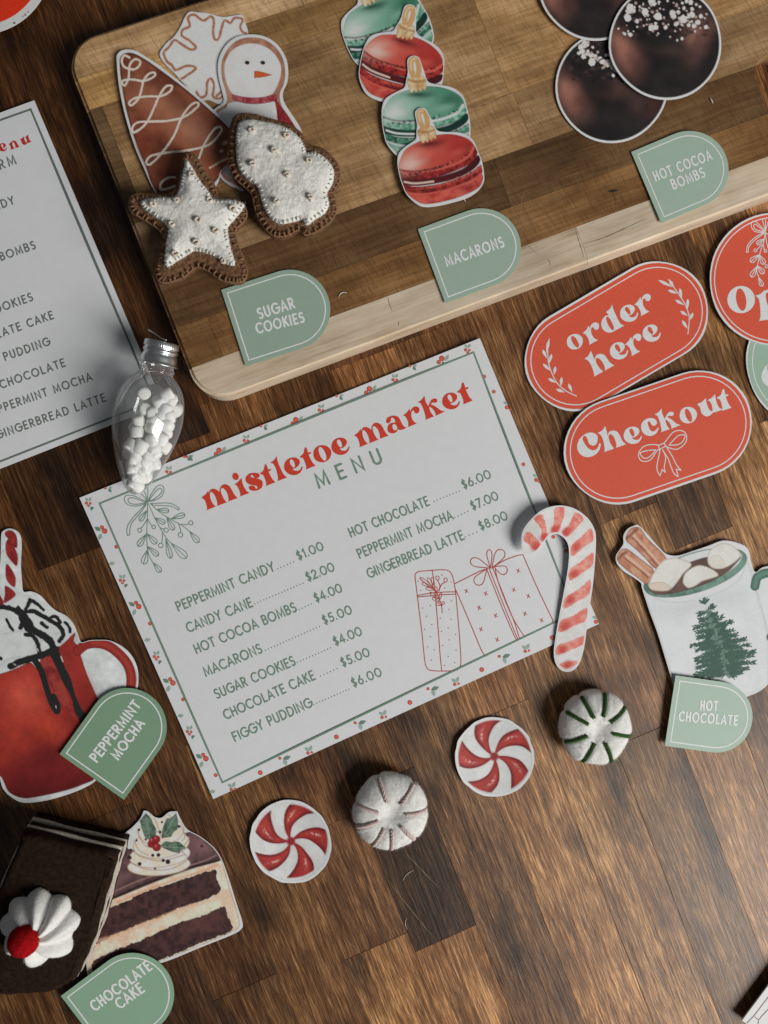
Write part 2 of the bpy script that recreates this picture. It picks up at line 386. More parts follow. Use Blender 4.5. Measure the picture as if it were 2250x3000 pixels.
# ---------------------------------------------------------------- heavy retro letters (outline, holes, anchor, slant of the line they were drawn on)
C_ = 1
GS = {
 'm': (c3([(78,768,C_),(130,728),(162,685,C_),(168,714,C_),(190,670),(230,660),(270,675),(298,700,C_),(302,655),(330,615),(370,605),(415,625),(440,660),(470,715),(500,755),(522,768,C_),(405,812,C_),(408,795),(405,760),(385,700),(345,655),(322,652),(313,675),(322,720),(345,770),(372,808),(390,820,C_),(272,868,C_),(275,845),(265,800),(240,740),(205,702),(188,704),(182,725),(190,780),(212,830),(240,862),(258,872,C_),(145,920,C_),(150,895),(140,850),(125,810),(105,785)]), [], (145,920), c3, 22.65),
 'n': (c3([(78,768,C_),(130,728),(162,685,C_),(168,714,C_),(190,670),(230,660),(275,675),(305,715),(345,780),(390,820,C_),(272,868,C_),(275,845),(265,800),(240,740),(205,702),(188,704),(182,725),(190,780),(212,830),(240,862),(258,872,C_),(145,920,C_),(150,895),(140,850),(125,810),(105,785)]), [], (145,920), c3, 22.65),
 'i': (c1([(425,630,C_),(465,600),(505,553,C_),(515,610),(535,660),(565,705),(597,728,C_),(485,770,C_),(492,740),(475,690),(455,650)]), [], (485,770), c1, 22.2),
 's': (c1([(560,540),(590,507),(640,495),(690,498),(713,515),(707,545),(680,556),(650,550),(638,528),(620,520),(610,538),(640,552),(690,562),(735,580),(752,615),(740,662),(700,693),(650,703),(605,693),(588,670),(602,648),(635,643),(660,655),(668,675),(682,680),(690,665),(678,647),(640,638),(590,628),(558,598),(551,565)]), [], (605,693), c1, 22.2),
 't': (c2([(672,545),(688,538),(703,552),(728,632,C_),(772,617,C_),(782,632),(772,645,C_),(735,665,C_),(765,730),(805,800),(857,854,C_),(690,922,C_),(697,885),(685,830),(655,755),(628,715,C_),(600,720,C_),(583,695,C_),(620,672),(650,635),(662,580)]), [], (690,922), c2, 22.4),
 'l': (c1([(912,303,C_),(925,370),(955,440),(990,510),(1032,548,C_),(920,592,C_),(928,560),(915,490),(895,430),(870,390),(835,380,C_),(880,350)]), [], (920,592), c1, 22.2),
 'e': (c2([(1133,520),(1150,450),(1200,395),(1270,370),(1340,375),(1390,410),(1400,460),(1370,515),(1320,550),(1276,560,C_),(1310,590),(1370,595),(1410,570),(1432,522,C_),(1446,526),(1443,560),(1410,620),(1350,660),(1270,668),(1195,640),(1145,585)]), [c2([(1228,430),(1245,405),(1270,405),(1300,440),(1318,500),(1312,532),(1290,540),(1255,505),(1230,460)])], (1133,520), c2, 22.4),
 'o': (c2([(820,650),(840,570),(900,515),(980,500),(1060,520),(1120,580),(1130,650),(1100,730),(1040,780),(970,798),(890,780),(835,725)]), [c2([(912,560),(930,533),(965,545),(1010,600),(1042,680),(1045,740),(1020,770),(985,750),(940,690),(912,610)])], (820,650), c2, 22.4),
 'a': (c3([(487,580),(505,540),(560,517),(610,517),(650,540),(680,600),(712,650),(750,668,C_),(700,692),(660,698),(640,688,C_),(615,725),(570,742),(520,728),(503,685),(520,630),(560,607),(606,603,C_),(595,565),(575,543),(548,548),(550,570),(535,600),(510,612),(490,605)]), [c3([(565,650),(580,625),(605,628),(628,660),(628,690),(605,702),(580,690)])], (520,728), c3, 22.65),
 'r': (c3([(702,512,C_),(750,475),(785,428,C_),(797,466,C_),(815,425),(860,397),(900,410),(912,445),(890,485),(855,482),(843,457),(826,450),(808,480),(812,540),(840,590),(878,615,C_),(765,662,C_),(772,640),(765,590),(745,545),(725,522)]), [], (765,662), c3, 22.65),
 'k': (c3([(890,345,C_),(940,310),(975,260,C_),(990,330),(1025,395,C_),(1060,320),(1100,297),(1135,305),(1135,340),(1105,350),(1075,350),(1056,368,C_),(1120,400),(1180,445),(1237,463,C_),(1115,518,C_),(1118,490),(1090,440),(1048,405),(1034,408,C_),(1050,460),(1080,505),(1100,522,C_),(987,570,C_),(992,540),(975,470),(945,390),(920,355)]), [], (987,570), c3, 22.65),
 'C': (c4([(352,315),(330,290),(290,278),(240,290),(190,330),(163,390),(170,450),(210,495),(270,508),(330,485),(370,440),(382,385),(368,380,C_),(350,425),(310,445),(265,425),(230,380),(212,335),(225,312),(245,315),(260,345),(272,380),(300,400),(330,395),(350,365)]), [], (163,390), c4, 19.4),
 'c': (c4([(908,185),(890,155),(850,142),(800,155),(762,200),(765,260),(800,300),(850,310),(900,285),(925,235),(912,235,C_),(885,265),(850,262),(828,220),(820,182),(838,175),(852,198),(872,214),(895,208)]), [], (762,200), c4, 19.4),
 'h': (c5([(372,1095,C_),(430,1050),(470,972,C_),(500,1040),(528,1110,C_),(550,1045),(610,1020),(670,1035),(710,1080),(760,1150),(825,1195,C_),(680,1275,C_),(685,1240),(665,1180),(620,1110),(570,1080),(545,1100),(552,1150),(590,1220),(655,1290,C_),(515,1368,C_),(520,1330),(490,1230),(450,1150),(410,1110)]), [], (515,1368), c5, 28.8),
 'd': (c5([(700,385,C_),(760,335),(793,273,C_),(815,350),(860,450),(915,555),(975,592,C_),(850,660),(780,695),(710,690),(650,640),(628,570),(645,500),(690,445),(745,430,C_),(720,405)]), [c5([(702,475),(720,455),(750,475),(790,540),(820,620),(815,655),(790,655),(750,610),(715,540)])], (628,570), c5, 28.8),
 'u': (c6([(1228,1212,C_),(1258,1197),(1280,1175,C_),(1288,1215),(1306,1250),(1322,1252,C_),(1318,1220),(1305,1195),(1290,1187,C_),(1318,1172),(1336,1150,C_),(1345,1195),(1360,1230),(1382,1243,C_),(1345,1258),(1325,1262,C_),(1305,1280),(1280,1285),(1255,1265),(1245,1230)]), [], (1228,1212), c6, 19.4),
}
def serif(sh, bm, ch, at, ang=None, scale=1.0, layer=2):
    out, holes, anc, kf, nat = GS[ch]; anc = np.array(kf([anc])[0]); at = np.array(at, float)
    a = R_(-(ang-nat)) if ang is not None else 0.0; ca, sa = math.cos(a), math.sin(a)
    def tr(pts):
        r = []
        for p in pts:
            d = (np.array(p[:2])-anc)*scale; r.append((at[0]+d[0]*ca-d[1]*sa, at[1]+d[0]*sa+d[1]*ca)+tuple(p[2:]))
        return r
    sh.fill(bm, cr(tr(out), True, 4), [cr(tr(h), True, 4) for h in holes], layer=layer)
def serif_here(sh, bm, ch, layer=2): serif(sh, bm, ch, GS[ch][3]([GS[ch][2]])[0], None, 1.0, layer)
# ================================================================ wood
def wood(name, dark, mid, light, rough, fine=1.0, bstr=0.25, scratch=False, wts=(.15,.25,.36,.24), pos=(.395,.50,.605), spec=0.35, pores=False):
    m, nt, b = nmat(name); L = nt.links.new
    tc = nn(nt, 'ShaderNodeTexCoord'); oi = nn(nt, 'ShaderNodeObjectInfo')
    off = nn(nt, 'ShaderNodeVectorMath'); off.operation = 'SCALE'; off.inputs['Scale'].default_value = 7.3
    cmb = nn(nt, 'ShaderNodeCombineXYZ'); L(oi.outputs['Random'], cmb.inputs[0]); L(oi.outputs['Random'], cmb.inputs[1]); L(oi.outputs['Random'], cmb.inputs[2])
    L(cmb.outputs[0], off.inputs[0])
    add = nn(nt, 'ShaderNodeVectorMath'); add.operation = 'ADD'; L(tc.outputs['Object'], add.inputs[0]); L(off.outputs[0], add.inputs[1])
    # slow wander of the grain
    wn = nn(nt, 'ShaderNodeTexNoise'); wn.inputs['Scale'].default_value = 14; wn.inputs['Detail'].default_value = 2; L(add.outputs[0], wn.inputs['Vector'])
    ws = nn(nt, 'ShaderNodeVectorMath'); ws.operation = 'SCALE'; ws.inputs['Scale'].default_value = 0.0035; L(wn.outputs['Color'], ws.inputs[0])
    ad2 = nn(nt, 'ShaderNodeVectorMath'); ad2.operation = 'ADD'; L(add.outputs[0], ad2.inputs[0]); L(ws.outputs[0], ad2.inputs[1])
    def ns(sx, sy, detail, rough_=0.6):
        mp = nn(nt, 'ShaderNodeMapping'); mp.inputs['Scale'].default_value = (sx, sy, sy); L(ad2.outputs[0], mp.inputs[0])
        n = nn(nt, 'ShaderNodeTexNoise'); n.inputs['Scale'].default_value = 1.0; n.inputs['Detail'].default_value = detail; n.inputs['Roughness'].default_value = rough_
        L(mp.outputs[0], n.inputs['Vector']); return n
    big = ns(7, 60, 3); mid_n = ns(18*fine, 480*fine, 3, 0.6); fin = ns(85*fine, 1900*fine, 2, 0.7); blot = ns(24, 36, 5, 0.6)
    def mul(a_, k):
        q = nn(nt, 'ShaderNodeMath'); q.operation = 'MULTIPLY'; L(a_, q.inputs[0]); q.inputs[1].default_value = k; return q.outputs[0]
    def plus(a_, c_):
        q = nn(nt, 'ShaderNodeMath'); q.operation = 'ADD'; L(a_, q.inputs[0]); L(c_, q.inputs[1]); return q.outputs[0]
    f = plus(plus(mul(big.outputs['Fac'], wts[0]), mul(mid_n.outputs['Fac'], wts[1])), plus(mul(fin.outputs['Fac'], wts[2]), mul(blot.outputs['Fac'], wts[3])))
    rp = nn(nt, 'ShaderNodeValToRGB'); e = rp.color_ramp.elements
    e[0].position = pos[0]; e[0].color = (*dark, 1); e[1].position = pos[2]; e[1].color = (*light, 1)
    e2 = e.new(pos[1]); e2.color = (*mid, 1)
    L(f, rp.inputs[0])
    mx = nn(nt, 'ShaderNodeVectorMath'); mx.operation = 'MULTIPLY'; L(rp.outputs[0], mx.inputs[0]); L(oi.outputs['Color'], mx.inputs[1])
    st = ns(9, 20, 4, 0.55); rs_ = nn(nt, 'ShaderNodeMapRange'); rs_.inputs['From Min'].default_value = 0.36; rs_.inputs['From Max'].default_value = 0.49
    rs_.inputs['To Min'].default_value = 0.33 if spec > .32 else 0.85; rs_.inputs['To Max'].default_value = 1.08; L(st.outputs['Fac'], rs_.inputs['Value'])
    mx2 = nn(nt, 'ShaderNodeVectorMath'); mx2.operation = 'SCALE'; L(mx.outputs[0], mx2.inputs[0]); L(rs_.outputs[0], mx2.inputs['Scale'])
    base_out = mx2.outputs[0]
    if pores:
        for sx_, sy_, f0, f1, k_ in ((45, 1500, .53, .63, .45), (30, 1000, .50, .64, 1.55)):
            pn = ns(sx_, sy_, 2, 0.5); r3 = nn(nt, 'ShaderNodeMapRange'); r3.inputs['From Min'].default_value = f0; r3.inputs['From Max'].default_value = f1; r3.inputs['To Min'].default_value = 1.0; r3.inputs['To Max'].default_value = k_
            sh_ = nn(nt, 'ShaderNodeVectorMath'); sh_.operation = 'ADD'; sh_.inputs[1].default_value = (k_*9, k_*5, 0)
            L(pn.inputs['Vector'].links[0].from_socket, sh_.inputs[0]); L(sh_.outputs[0], pn.inputs['Vector'])
            L(pn.outputs['Fac'], r3.inputs['Value']); m3 = nn(nt, 'ShaderNodeVectorMath'); m3.operation = 'SCALE'; L(base_out, m3.inputs[0]); L(r3.outputs[0], m3.inputs['Scale']); base_out = m3.outputs[0]
    rr = nn(nt, 'ShaderNodeMapRange'); rr.inputs['To Min'].default_value = rough-0.08; rr.inputs['To Max'].default_value = rough+0.12
    L(mid_n.outputs['Fac'], rr.inputs['Value']); L(rr.outputs[0], b.inputs['Roughness'])
    h = plus(mul(fin.outputs['Fac'], 0.5), mul(mid_n.outputs['Fac'], 0.9))
    if scratch:   # saw marks across the boards and loose knife cuts
        for rot, sc, k in ((-0.22, (640, 95, 95), 2.0),):
            mp = nn(nt, 'ShaderNodeMapping'); mp.inputs['Scale'].default_value = sc
            r1 = nn(nt, 'ShaderNodeMapping'); r1.inputs['Rotation'].default_value = (0, 0, rot); L(add.outputs[0], r1.inputs[0]); L(r1.outputs[0], mp.inputs[0])
            n = nn(nt, 'ShaderNodeTexNoise'); n.inputs['Scale'].default_value = 1.0; n.inputs['Detail'].default_value = 3; L(mp.outputs[0], n.inputs['Vector'])
            h = plus(h, mul(n.outputs['Fac'], k))
            r3 = nn(nt, 'ShaderNodeMapRange'); r3.inputs['From Min'].default_value = 0.34; r3.inputs['From Max'].default_value = 0.52; r3.inputs['To Min'].default_value = 0.82; r3.inputs['To Max'].default_value = 1.06; L(n.outputs['Fac'], r3.inputs['Value'])
            m3 = nn(nt, 'ShaderNodeVectorMath'); m3.operation = 'SCALE'; L(base_out, m3.inputs[0]); L(r3.outputs[0], m3.inputs['Scale']); base_out = m3.outputs[0]
    bump(nt, b, h, bstr, 0.0005); L(base_out, b.inputs['Base Color'])
    b.inputs['Specular IOR Level'].default_value = spec
    return m
M_TABLE = wood('stained_table_wood', (0.050, 0.021, 0.0075), (0.150, 0.072, 0.027), (0.37, 0.215, 0.105), 0.40, 1.0, 0.40, pores=True, spec=0.42)
M_BOARD = wood('acacia_board_wood', (0.21, 0.114, 0.048), (0.40, 0.233, 0.104), (0.62, 0.40, 0.21), 0.52, 1.0, 0.45, True, (.34,.24,.08,.34), (.38,.5,.62), 0.3)
M_PALE = wood('pale_board_wood', (0.42, 0.29, 0.17), (0.64, 0.49, 0.34), (0.80, 0.67, 0.51), 0.5, 1.0, 0.2, False, (.3,.3,.15,.25), (.36,.46,.60), 0.3)
M_UNDER = nmat('dark_glue_line')[0]; M_UNDER.node_tree.nodes['Principled BSDF'].inputs['Base Color'].default_value = (0.012, 0.007, 0.004, 1)

def wood_piece(name, poly, z0, z1, mat, parent, ang, bev=0.0004, color=(1,1,1,1), loc=None):
    """a solid piece of wood; poly in world xy; its own axes follow the grain"""
    c = np.mean(np.array(poly), 0) if loc is None else np.array(loc)
    ca, sa = math.cos(-ang), math.sin(-ang); bm = bmesh.new()
    vs = [bm.verts.new(((p[0]-c[0])*ca-(p[1]-c[1])*sa, (p[0]-c[0])*sa+(p[1]-c[1])*ca, z1-z0)) for p in poly]
    f = bm.faces.new(vs); f.normal_update()
    if f.normal.z < 0: f.normal_flip()
    r = bmesh.ops.extrude_face_region(bm, geom=[f]); nv = [v for v in r['geom'] if isinstance(v, bmesh.types.BMVert)]
    bmesh.ops.translate(bm, verts=vs, vec=(0, 0, -(z1-z0)))
    bmesh.ops.recalc_face_normals(bm, faces=bm.faces[:])
    if bev:
        ed = [e for e in bm.edges if e.verts[0] in nv and e.verts[1] in nv]
        bmesh.ops.bevel(bm, geom=ed, offset=bev, segments=1, affect='EDGES')
    me = bpy.data.meshes.new(name); bm.to_mesh(me); bm.free(); me.materials.append(mat)
    o = bpy.data.objects.new(name, me); lk(o, parent); o.rotation_euler = (0, 0, ang)
    o.location = (c[0]-parent.location.x, c[1]-parent.location.y, z0-parent.location.z); o.color = color
    return o
# ---- table of long staves, running from upper left to lower right of the photo
table = bpy.data.objects.new('table', None); lk(table); table['kind'] = 'structure'
ga, gb = P(1152, 2628), P(1152-0.395*1500, 1128)
GA = math.atan2(ga.y-gb.y, ga.x-gb.x)          # grain direction (down the photo)
gu = np.array([math.cos(GA), math.sin(GA)]); gv = np.array([-gu[1], gu[0]])   # gv points towards the right of the photo
if P(1400, 2628).x*gv[0]+P(1400, 2628).y*gv[1] < ga.x*gv[0]+ga.y*gv[1]: gv = -gv
v0 = ga.x*gv[0]+ga.y*gv[1]; SW = ((P(2168,2628).x*gv[0]+P(2168,2628).y*gv[1])-v0)/5.0
rs = random.Random(4)
T_ = lambda r, g=None, b=None: (r, r if g is None else g, r if b is None else b, 1)
# per stave: joints (photo points that lie on the joint) and tones of the lengths between them, top to bottom
ST = {
 -9: ([(0,300)], [.7,.45]), -8: ([(60,1250)], [.5,.55]), -7: ([(100,120),(0,900),(40,1900)], [.8,.5,.45,.6]),
 -6: ([(190,165),(110,1330),(250,2600)], [.45,.45,.30,.5]), -5: ([(275,580),(60,1700)], [.75,.5,.35]),
 -4: ([(190,160),(500,1220),(370,2360)], [.30,.8,.75,.30]), -3: ([(420,0),(560,1500),(700,2900)], [.5,.6,.5,.45]),
 -2: ([(620,1330),(800,2080)], [.6,.75,.62,.9]), -1: ([(900,1160),(1000,2400),(1130,2760)], [.8,.9,.55,1.0,.9]),
 0: ([(1060,1010),(1110,2290),(1300,2752)], [.8,.72,.15,.95]), 1: ([(1100,1930)], [.75,.45,.95]),
 2: ([(1330,950),(1500,2068)], [.7,.85,.95]), 3: ([(1450,900),(1620,1760)], [.9,.55,.75,1.05]),
 4: ([(1560,810),(1900,2145)], [.55,.62,.5,1.15]), 5: ([(1850,1500)], [.45,.8,1.1]),
 6: ([(1960,760),(2150,1540)], [.6,.42,.8,.62,.95]), 7: ([(2100,800),(2230,1900)], [.4,.95,.75,.9]),
 8: ([(2200,1250)], [.7,.9]), 9: ([(2240,500)], [.8,.8]), 10: ([(2300,400)], [.7,.7]), 11: ([], [.7]),
}
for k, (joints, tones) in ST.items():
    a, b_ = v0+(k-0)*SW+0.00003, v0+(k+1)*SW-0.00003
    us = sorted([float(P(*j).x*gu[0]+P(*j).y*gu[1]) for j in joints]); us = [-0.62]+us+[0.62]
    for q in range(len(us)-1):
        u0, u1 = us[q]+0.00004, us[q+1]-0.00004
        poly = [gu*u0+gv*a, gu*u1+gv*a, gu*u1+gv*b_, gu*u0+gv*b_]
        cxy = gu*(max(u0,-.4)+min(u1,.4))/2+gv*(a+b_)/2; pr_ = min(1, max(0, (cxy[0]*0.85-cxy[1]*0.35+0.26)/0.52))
        t = (0.06+0.94*tones[min(q, len(tones)-1)])*rs.uniform(0.9, 1.1)*(0.26+1.62*pr_)  # dark left to pale right: uneven light and sheen put into stave colour
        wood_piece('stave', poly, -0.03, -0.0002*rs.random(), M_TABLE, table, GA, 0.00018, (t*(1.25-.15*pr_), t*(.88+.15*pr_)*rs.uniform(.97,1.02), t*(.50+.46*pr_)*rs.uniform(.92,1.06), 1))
bm = bmesh.new(); bmesh.ops.create_cube(bm, size=1.0, matrix=Matrix.Translation((0,0,-0.036)) @ Matrix.Diagonal((1.2,1.2,0.01,1)))
obj('underside', bm, M_UNDER, table)
# ---- cutting board
BT = 0.018
e1, e2 = P(686,1151,BT), P(2168,600,BT); BA = math.atan2(e2.y-e1.y, e2.x-e1.x)
bu = np.array([math.cos(BA), math.sin(BA)]); bv = np.array([-bu[1], bu[0]])      # bv: up the photo
def uv(x, y, z=BT): p = P(x, y, z); q = np.array([p.x, p.y]); return float(q@bu), float(q@bv)
vb = uv(1239,952)[1]; vt = uv(450,42)[1]; ul = uv(330,520)[0]; ur = uv(2250,100)[0]+0.035
RC = 0.021
def rrect(i=0.0):
    pts = []
    for cx, cy, a0 in ((ur-RC, vt-RC, 0), (ul+RC, vt-RC, 90), (ul+RC, vb+RC, 180), (ur-RC, vb+RC, 270)):
        for a in np.linspace(a0, a0+90, 12): pts.append((cx+(RC-i)*math.cos(R_(a)), cy+(RC-i)*math.sin(R_(a))))
    return pts
def clip(poly, lo, hi):
    def half(pl, f):
        out = []
        for k in range(len(pl)):
            p, q = pl[k], pl[(k+1) % len(pl)]; fp, fq = f(p), f(q)
            if fp >= 0: out.append(p)
            if fp*fq < 0: t = fp/(fp-fq); out.append((p[0]+(q[0]-p[0])*t, p[1]+(q[1]-p[1])*t))
        return out
    return half(half(poly, lambda p: p[1]-lo), lambda p: hi-p[1])
board = thing('cutting_board', 'long wooden cutting board of brown and pale strips lying under the cookies and macarons', 'cutting board', (P(1300,500).x, P(1300,500).y, 0))
# boundaries between the strips, read on the line x=1000 of the photo
bounds = [vb]+[uv(*q)[1] for q in ((1523,725),(984,792),(991,627),(1371,316),(240,330),(240,227))]+[vt]
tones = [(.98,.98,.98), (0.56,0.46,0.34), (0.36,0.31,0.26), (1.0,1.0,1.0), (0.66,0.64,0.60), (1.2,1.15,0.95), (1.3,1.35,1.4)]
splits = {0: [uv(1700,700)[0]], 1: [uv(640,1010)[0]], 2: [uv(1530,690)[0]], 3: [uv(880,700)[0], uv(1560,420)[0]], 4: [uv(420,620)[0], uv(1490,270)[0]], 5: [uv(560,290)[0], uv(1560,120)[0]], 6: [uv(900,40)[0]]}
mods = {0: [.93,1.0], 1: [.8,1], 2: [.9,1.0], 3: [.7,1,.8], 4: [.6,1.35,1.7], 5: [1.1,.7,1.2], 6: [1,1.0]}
# handle slot near the right end
hb = uv(2226,170); hc = uv(2256,300)
slot = []
hw_, hl = 0.016, 0.044; hcx = uv(2213,230)[0]+hw_; hcy = uv(2213,230)[1]-0.030
for cxx, cyy, a0 in ((hcx, hcy+hl-hw_, 0), (hcx, hcy-hl+hw_, 180)):
    for a in np.linspace(a0, a0+180, 10): slot.append((cxx+hw_*math.cos(R_(a)), cyy+hw_*math.sin(R_(a))))
cutbm = bmesh.new(); cvs = [cutbm.verts.new((*(bu*p[0]+bv*p[1]), -0.01)) for p in slot]; cf = cutbm.faces.new(cvs)
r = bmesh.ops.extrude_face_region(cutbm, geom=[cf]); bmesh.ops.translate(cutbm, verts=[v for v in r['geom'] if isinstance(v, bmesh.types.BMVert)], vec=(0,0,0.05))
bmesh.ops.recalc_face_normals(cutbm, faces=cutbm.faces[:]); cme = bpy.data.meshes.new('tmp'); cutbm.to_mesh(cme); cutbm.free(); cutter = bpy.data.objects.new('tmp', cme); COL.objects.link(cutter)
for k in range(7):
    lo, hi = bounds[k]+(0.00008 if k else 0), bounds[k+1]-(0.00008 if k < 6 else 0)
    xs = [ul-1]+splits[k]+[ur+1]
    for q in range(len(xs)-1):
        band = clip(rrect(), lo, hi)
        sw = [(p[1], p[0]) for p in band]; sw = clip(sw, xs[q]+0.0001, xs[q+1]-0.0001); band = [(p[1], p[0]) for p in sw]
        if len(band) < 3: continue
        clean = [band[0]]
        for p in band[1:]:
            if math.hypot(p[0]-clean[-1][0], p[1]-clean[-1][1]) > 1e-5: clean.append(p)
        if math.hypot(clean[0][0]-clean[-1][0], clean[0][1]-clean[-1][1]) < 1e-5: clean.pop()
        poly = [bu*p[0]+bv*p[1] for p in clean]
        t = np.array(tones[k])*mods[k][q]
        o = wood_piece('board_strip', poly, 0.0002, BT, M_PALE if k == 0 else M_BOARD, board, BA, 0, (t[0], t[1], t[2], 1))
        # round over only the outer rim
        bm = bmesh.new(); bm.from_mesh(o.data); zt = max(v.co.z for v in bm.verts); c = o.location+board.location; ca, sa = math.cos(BA), math.sin(BA)
        def onrim(v):
            x = c.x+v.co.x*ca-v.co.y*sa; y = c.y+v.co.x*sa+v.co.y*ca; u_ = x*bu[0]+y*bu[1]; w_ = x*bv[0]+y*bv[1]
            return u_, w_
        ed = []
        for e in bm.edges:
            if e.verts[0].co.z > zt-1e-6 and e.verts[1].co.z > zt-1e-6:
                (ua, wa), (ub, wb) = onrim(e.verts[0]), onrim(e.verts[1])
                inner = (abs(wa-lo) < 1e-5 and abs(wb-lo) < 1e-5 and k > 0) or (abs(wa-hi) < 1e-5 and abs(wb-hi) < 1e-5 and k < 6)
                cut_ = any(abs(ua-x_) < 3e-4 and abs(ub-x_) < 3e-4 for x_ in splits[k])
                if not inner and not cut_: ed.append(e)
        if ed: bmesh.ops.bevel(bm, geom=ed, offset=0.0022, segments=3, affect='EDGES')
        bm.to_mesh(o.data); bm.free()
        if q == len(xs)-2 and hi > hcy-hl and lo < hcy+hl:
            md = o.modifiers.new('b', 'BOOLEAN'); md.object = cutter; md.operation = 'DIFFERENCE'; md.solver = 'EXACT'
            bpy.context.view_layer.update(); dg = bpy.context.evaluated_depsgraph_get()
            nm = bpy.data.meshes.new_from_object(o.evaluated_get(dg)); o.modifiers.clear(); o.data = nm
bpy.data.objects.remove(cutter)
# ================================================================ printed cards
SAGE = (146,172,153)
def rect_world(tl, tr, br_dir_len, z): pass
I_GREEN = ink('sage_ink', (104,128,112)); I_RED = ink('red_ink', (188,58,40)); I_REDLINE = ink('thin_red_ink', (160,58,45))
I_DKRED = ink('dark_red_ink', (150,40,34), 175); I_DKGREEN = ink('grey_green_ink', (84,92,86), 180); I_LEAF = ink('leaf_wash', (138,158,146)); I_LEAFD = ink('dark_leaf_wash', (98,124,108))
I_BERRY = ink('berry_wash', (196,92,70)); I_BERRYD = ink('berry_edge', (160,62,48)); I_WHITE = ink('white_ink', (204,206,206), 204)
I_CREAM = ink('tag_white_ink', (208,211,209), 200)
# ---- the big menu
Zm = 0.0008
q = Pn([(231,1458),(1404,993),(1755,1827),(627,2340)], Zm+TH)[:, :2]
u_ = ((q[1]-q[0])+(q[2]-q[3])); u_ /= np.linalg.norm(u_); v_ = np.array([-u_[1], u_[0]]); cc = q.mean(0)
hwid = 0.5*np.mean([(q[1]-q[0])@u_, (q[2]-q[3])@u_]); hhei = 0.5*np.mean([(q[0]-q[3])@v_, (q[1]-q[2])@v_])
q = q*0.8+0.2*np.array([cc-u_*hwid+v_*hhei, cc+u_*hwid+v_*hhei, cc+u_*hwid-v_*hhei, cc-u_*hwid-v_*hhei])
menu = Sheet('menu_card', 'large white mistletoe market menu card with a holly border in the middle of the table', 'menu', [(p[0], p[1], 0) for p in q], Zm, M_PAPER2,
             lift=lambda x, y: 0.0012*np.exp(-(((x-q[1][0])/0.05)**2+((y-q[1][1])/0.05)**2))+0.0008*np.exp(-(((x-q[3][0])/0.05)**2+((y-q[3][1])/0.04)**2)), world=True, part='card')
bm = menu.new()
frame = [(289,1493),(1383,1037),(1686,1843),(651,2289)]      # traced on the photo
frame = [(292,1475),(1386,1033),(1683,1795),(652,2291)]
menu.stroke(bm, frame, 5.0, closed=True)
menu.add('border_line', bm, I_GREEN)
bm = menu.new()
for ch in 'islteoa': pass
serif(menu, bm, 'm', c1([(102,928)])[0], 22.2, 1.06)
for ch in 'istlo': serif_here(menu, bm, ch)
serif(menu, bm, 't', c1([(787,648)])[0], 22.2, 0.985)
serif(menu, bm, 'e', c1([(998,420)])[0], 22.2, 1.02); serif_here(menu, bm, 'e')
for ch in 'mark': serif_here(menu, bm, ch)
serif(menu, bm, 'e', c3([(1203,330)])[0], 22.65, 0.965); serif(menu, bm, 't', c3([(1470,372)])[0], 22.65, 0.985)
# the dot of the i
menu.fill(bm, [tuple(p) for p in c1(ell(436,537,37,43,-20,24))], layer=2)
menu.add('title_lettering', bm, I_RED)
bm = menu.new()
menu.text(bm, 'MENU', (934,1430), (1122,1353), 41, 6.6)
rows = [('PEPPERMINT CANDY', (152,914),(740,665),(755,657),(852,614),'$1.00',(882,604),(1037,538)),
        ('CANDY CANE', (213,1043),(605,883),(615,869),(908,744),'$2.00',(938,733),(1103,665)),
        ('HOT COCOA BOMBS', (262,1172),(872,912),(885,905),(958,870),'$4.00',(988,860),(1150,793)),
        ('MACARONS', (318,1310),(663,1163),(680,1152),(1008,1007),'$5.00',(1038,995),(1209,925)),
        ('SUGAR COOKIES', (385,1445),(865,1237),(875,1225),(1076,1137),'$4.00',(1105,1124),(1270,1055)),
        ('CHOCOLATE CAKE', (440,1572),(985,1325),(1015,1308),(1116,1263),'$5.00',(1150,1252),(1317,1183)),
        ('FIGGY PUDDING', (495,1705),(968,1490),(975,1480),(1188,1388),'$6.00',(1215,1376),(1390,1303))]
def row(kf, n, a, b_, d0, d1, pr, p0, p1):
    a, b_, d0, d1, p0, p1 = kf([a, b_, d0, d1, p0, p1])
    menu.text(bm, n, a, b_, 26.5, 4.3); menu.text(bm, pr, p0, p1, 24.5, 4.0)
    L = math.dist(d0, d1); k = max(2, int(L/9.2))
    for i in range(k+1): t = i/k; menu.dot(bm, d0[0]+(d1[0]-d0[0])*t, d0[1]+(d1[1]-d0[1])*t, 1.9, 2, 6)
menu.add('heading_lettering', bm, I_GREEN)
for r in rows: bm = menu.new(); row(cM, *r); menu.add('price_line', bm, I_GREEN)
idf = lambda l: l
bm = menu.new(); row(idf, 'HOT CHOCOLATE', (1029,1574),(1259,1479),(1272,1469),(1346,1438.6),'$6.00',(1359,1433),(1440,1399)); menu.add('price_line', bm, I_GREEN)
bm = menu.new(); row(idf, 'PEPPERMINT MOCHA', (1054,1636),(1329,1520),(1333,1516),(1371,1498),'$7.00',(1385,1495),(1462,1462)); menu.add('price_line', bm, I_GREEN)
bm = menu.new(); row(idf, 'GINGERBREAD LATTE', (1082,1694),(1361,1579),(1364,1573),(1397,1559),'$8.00',(1409,1554),(1489,1520)); menu.add('price_line', bm, I_GREEN)
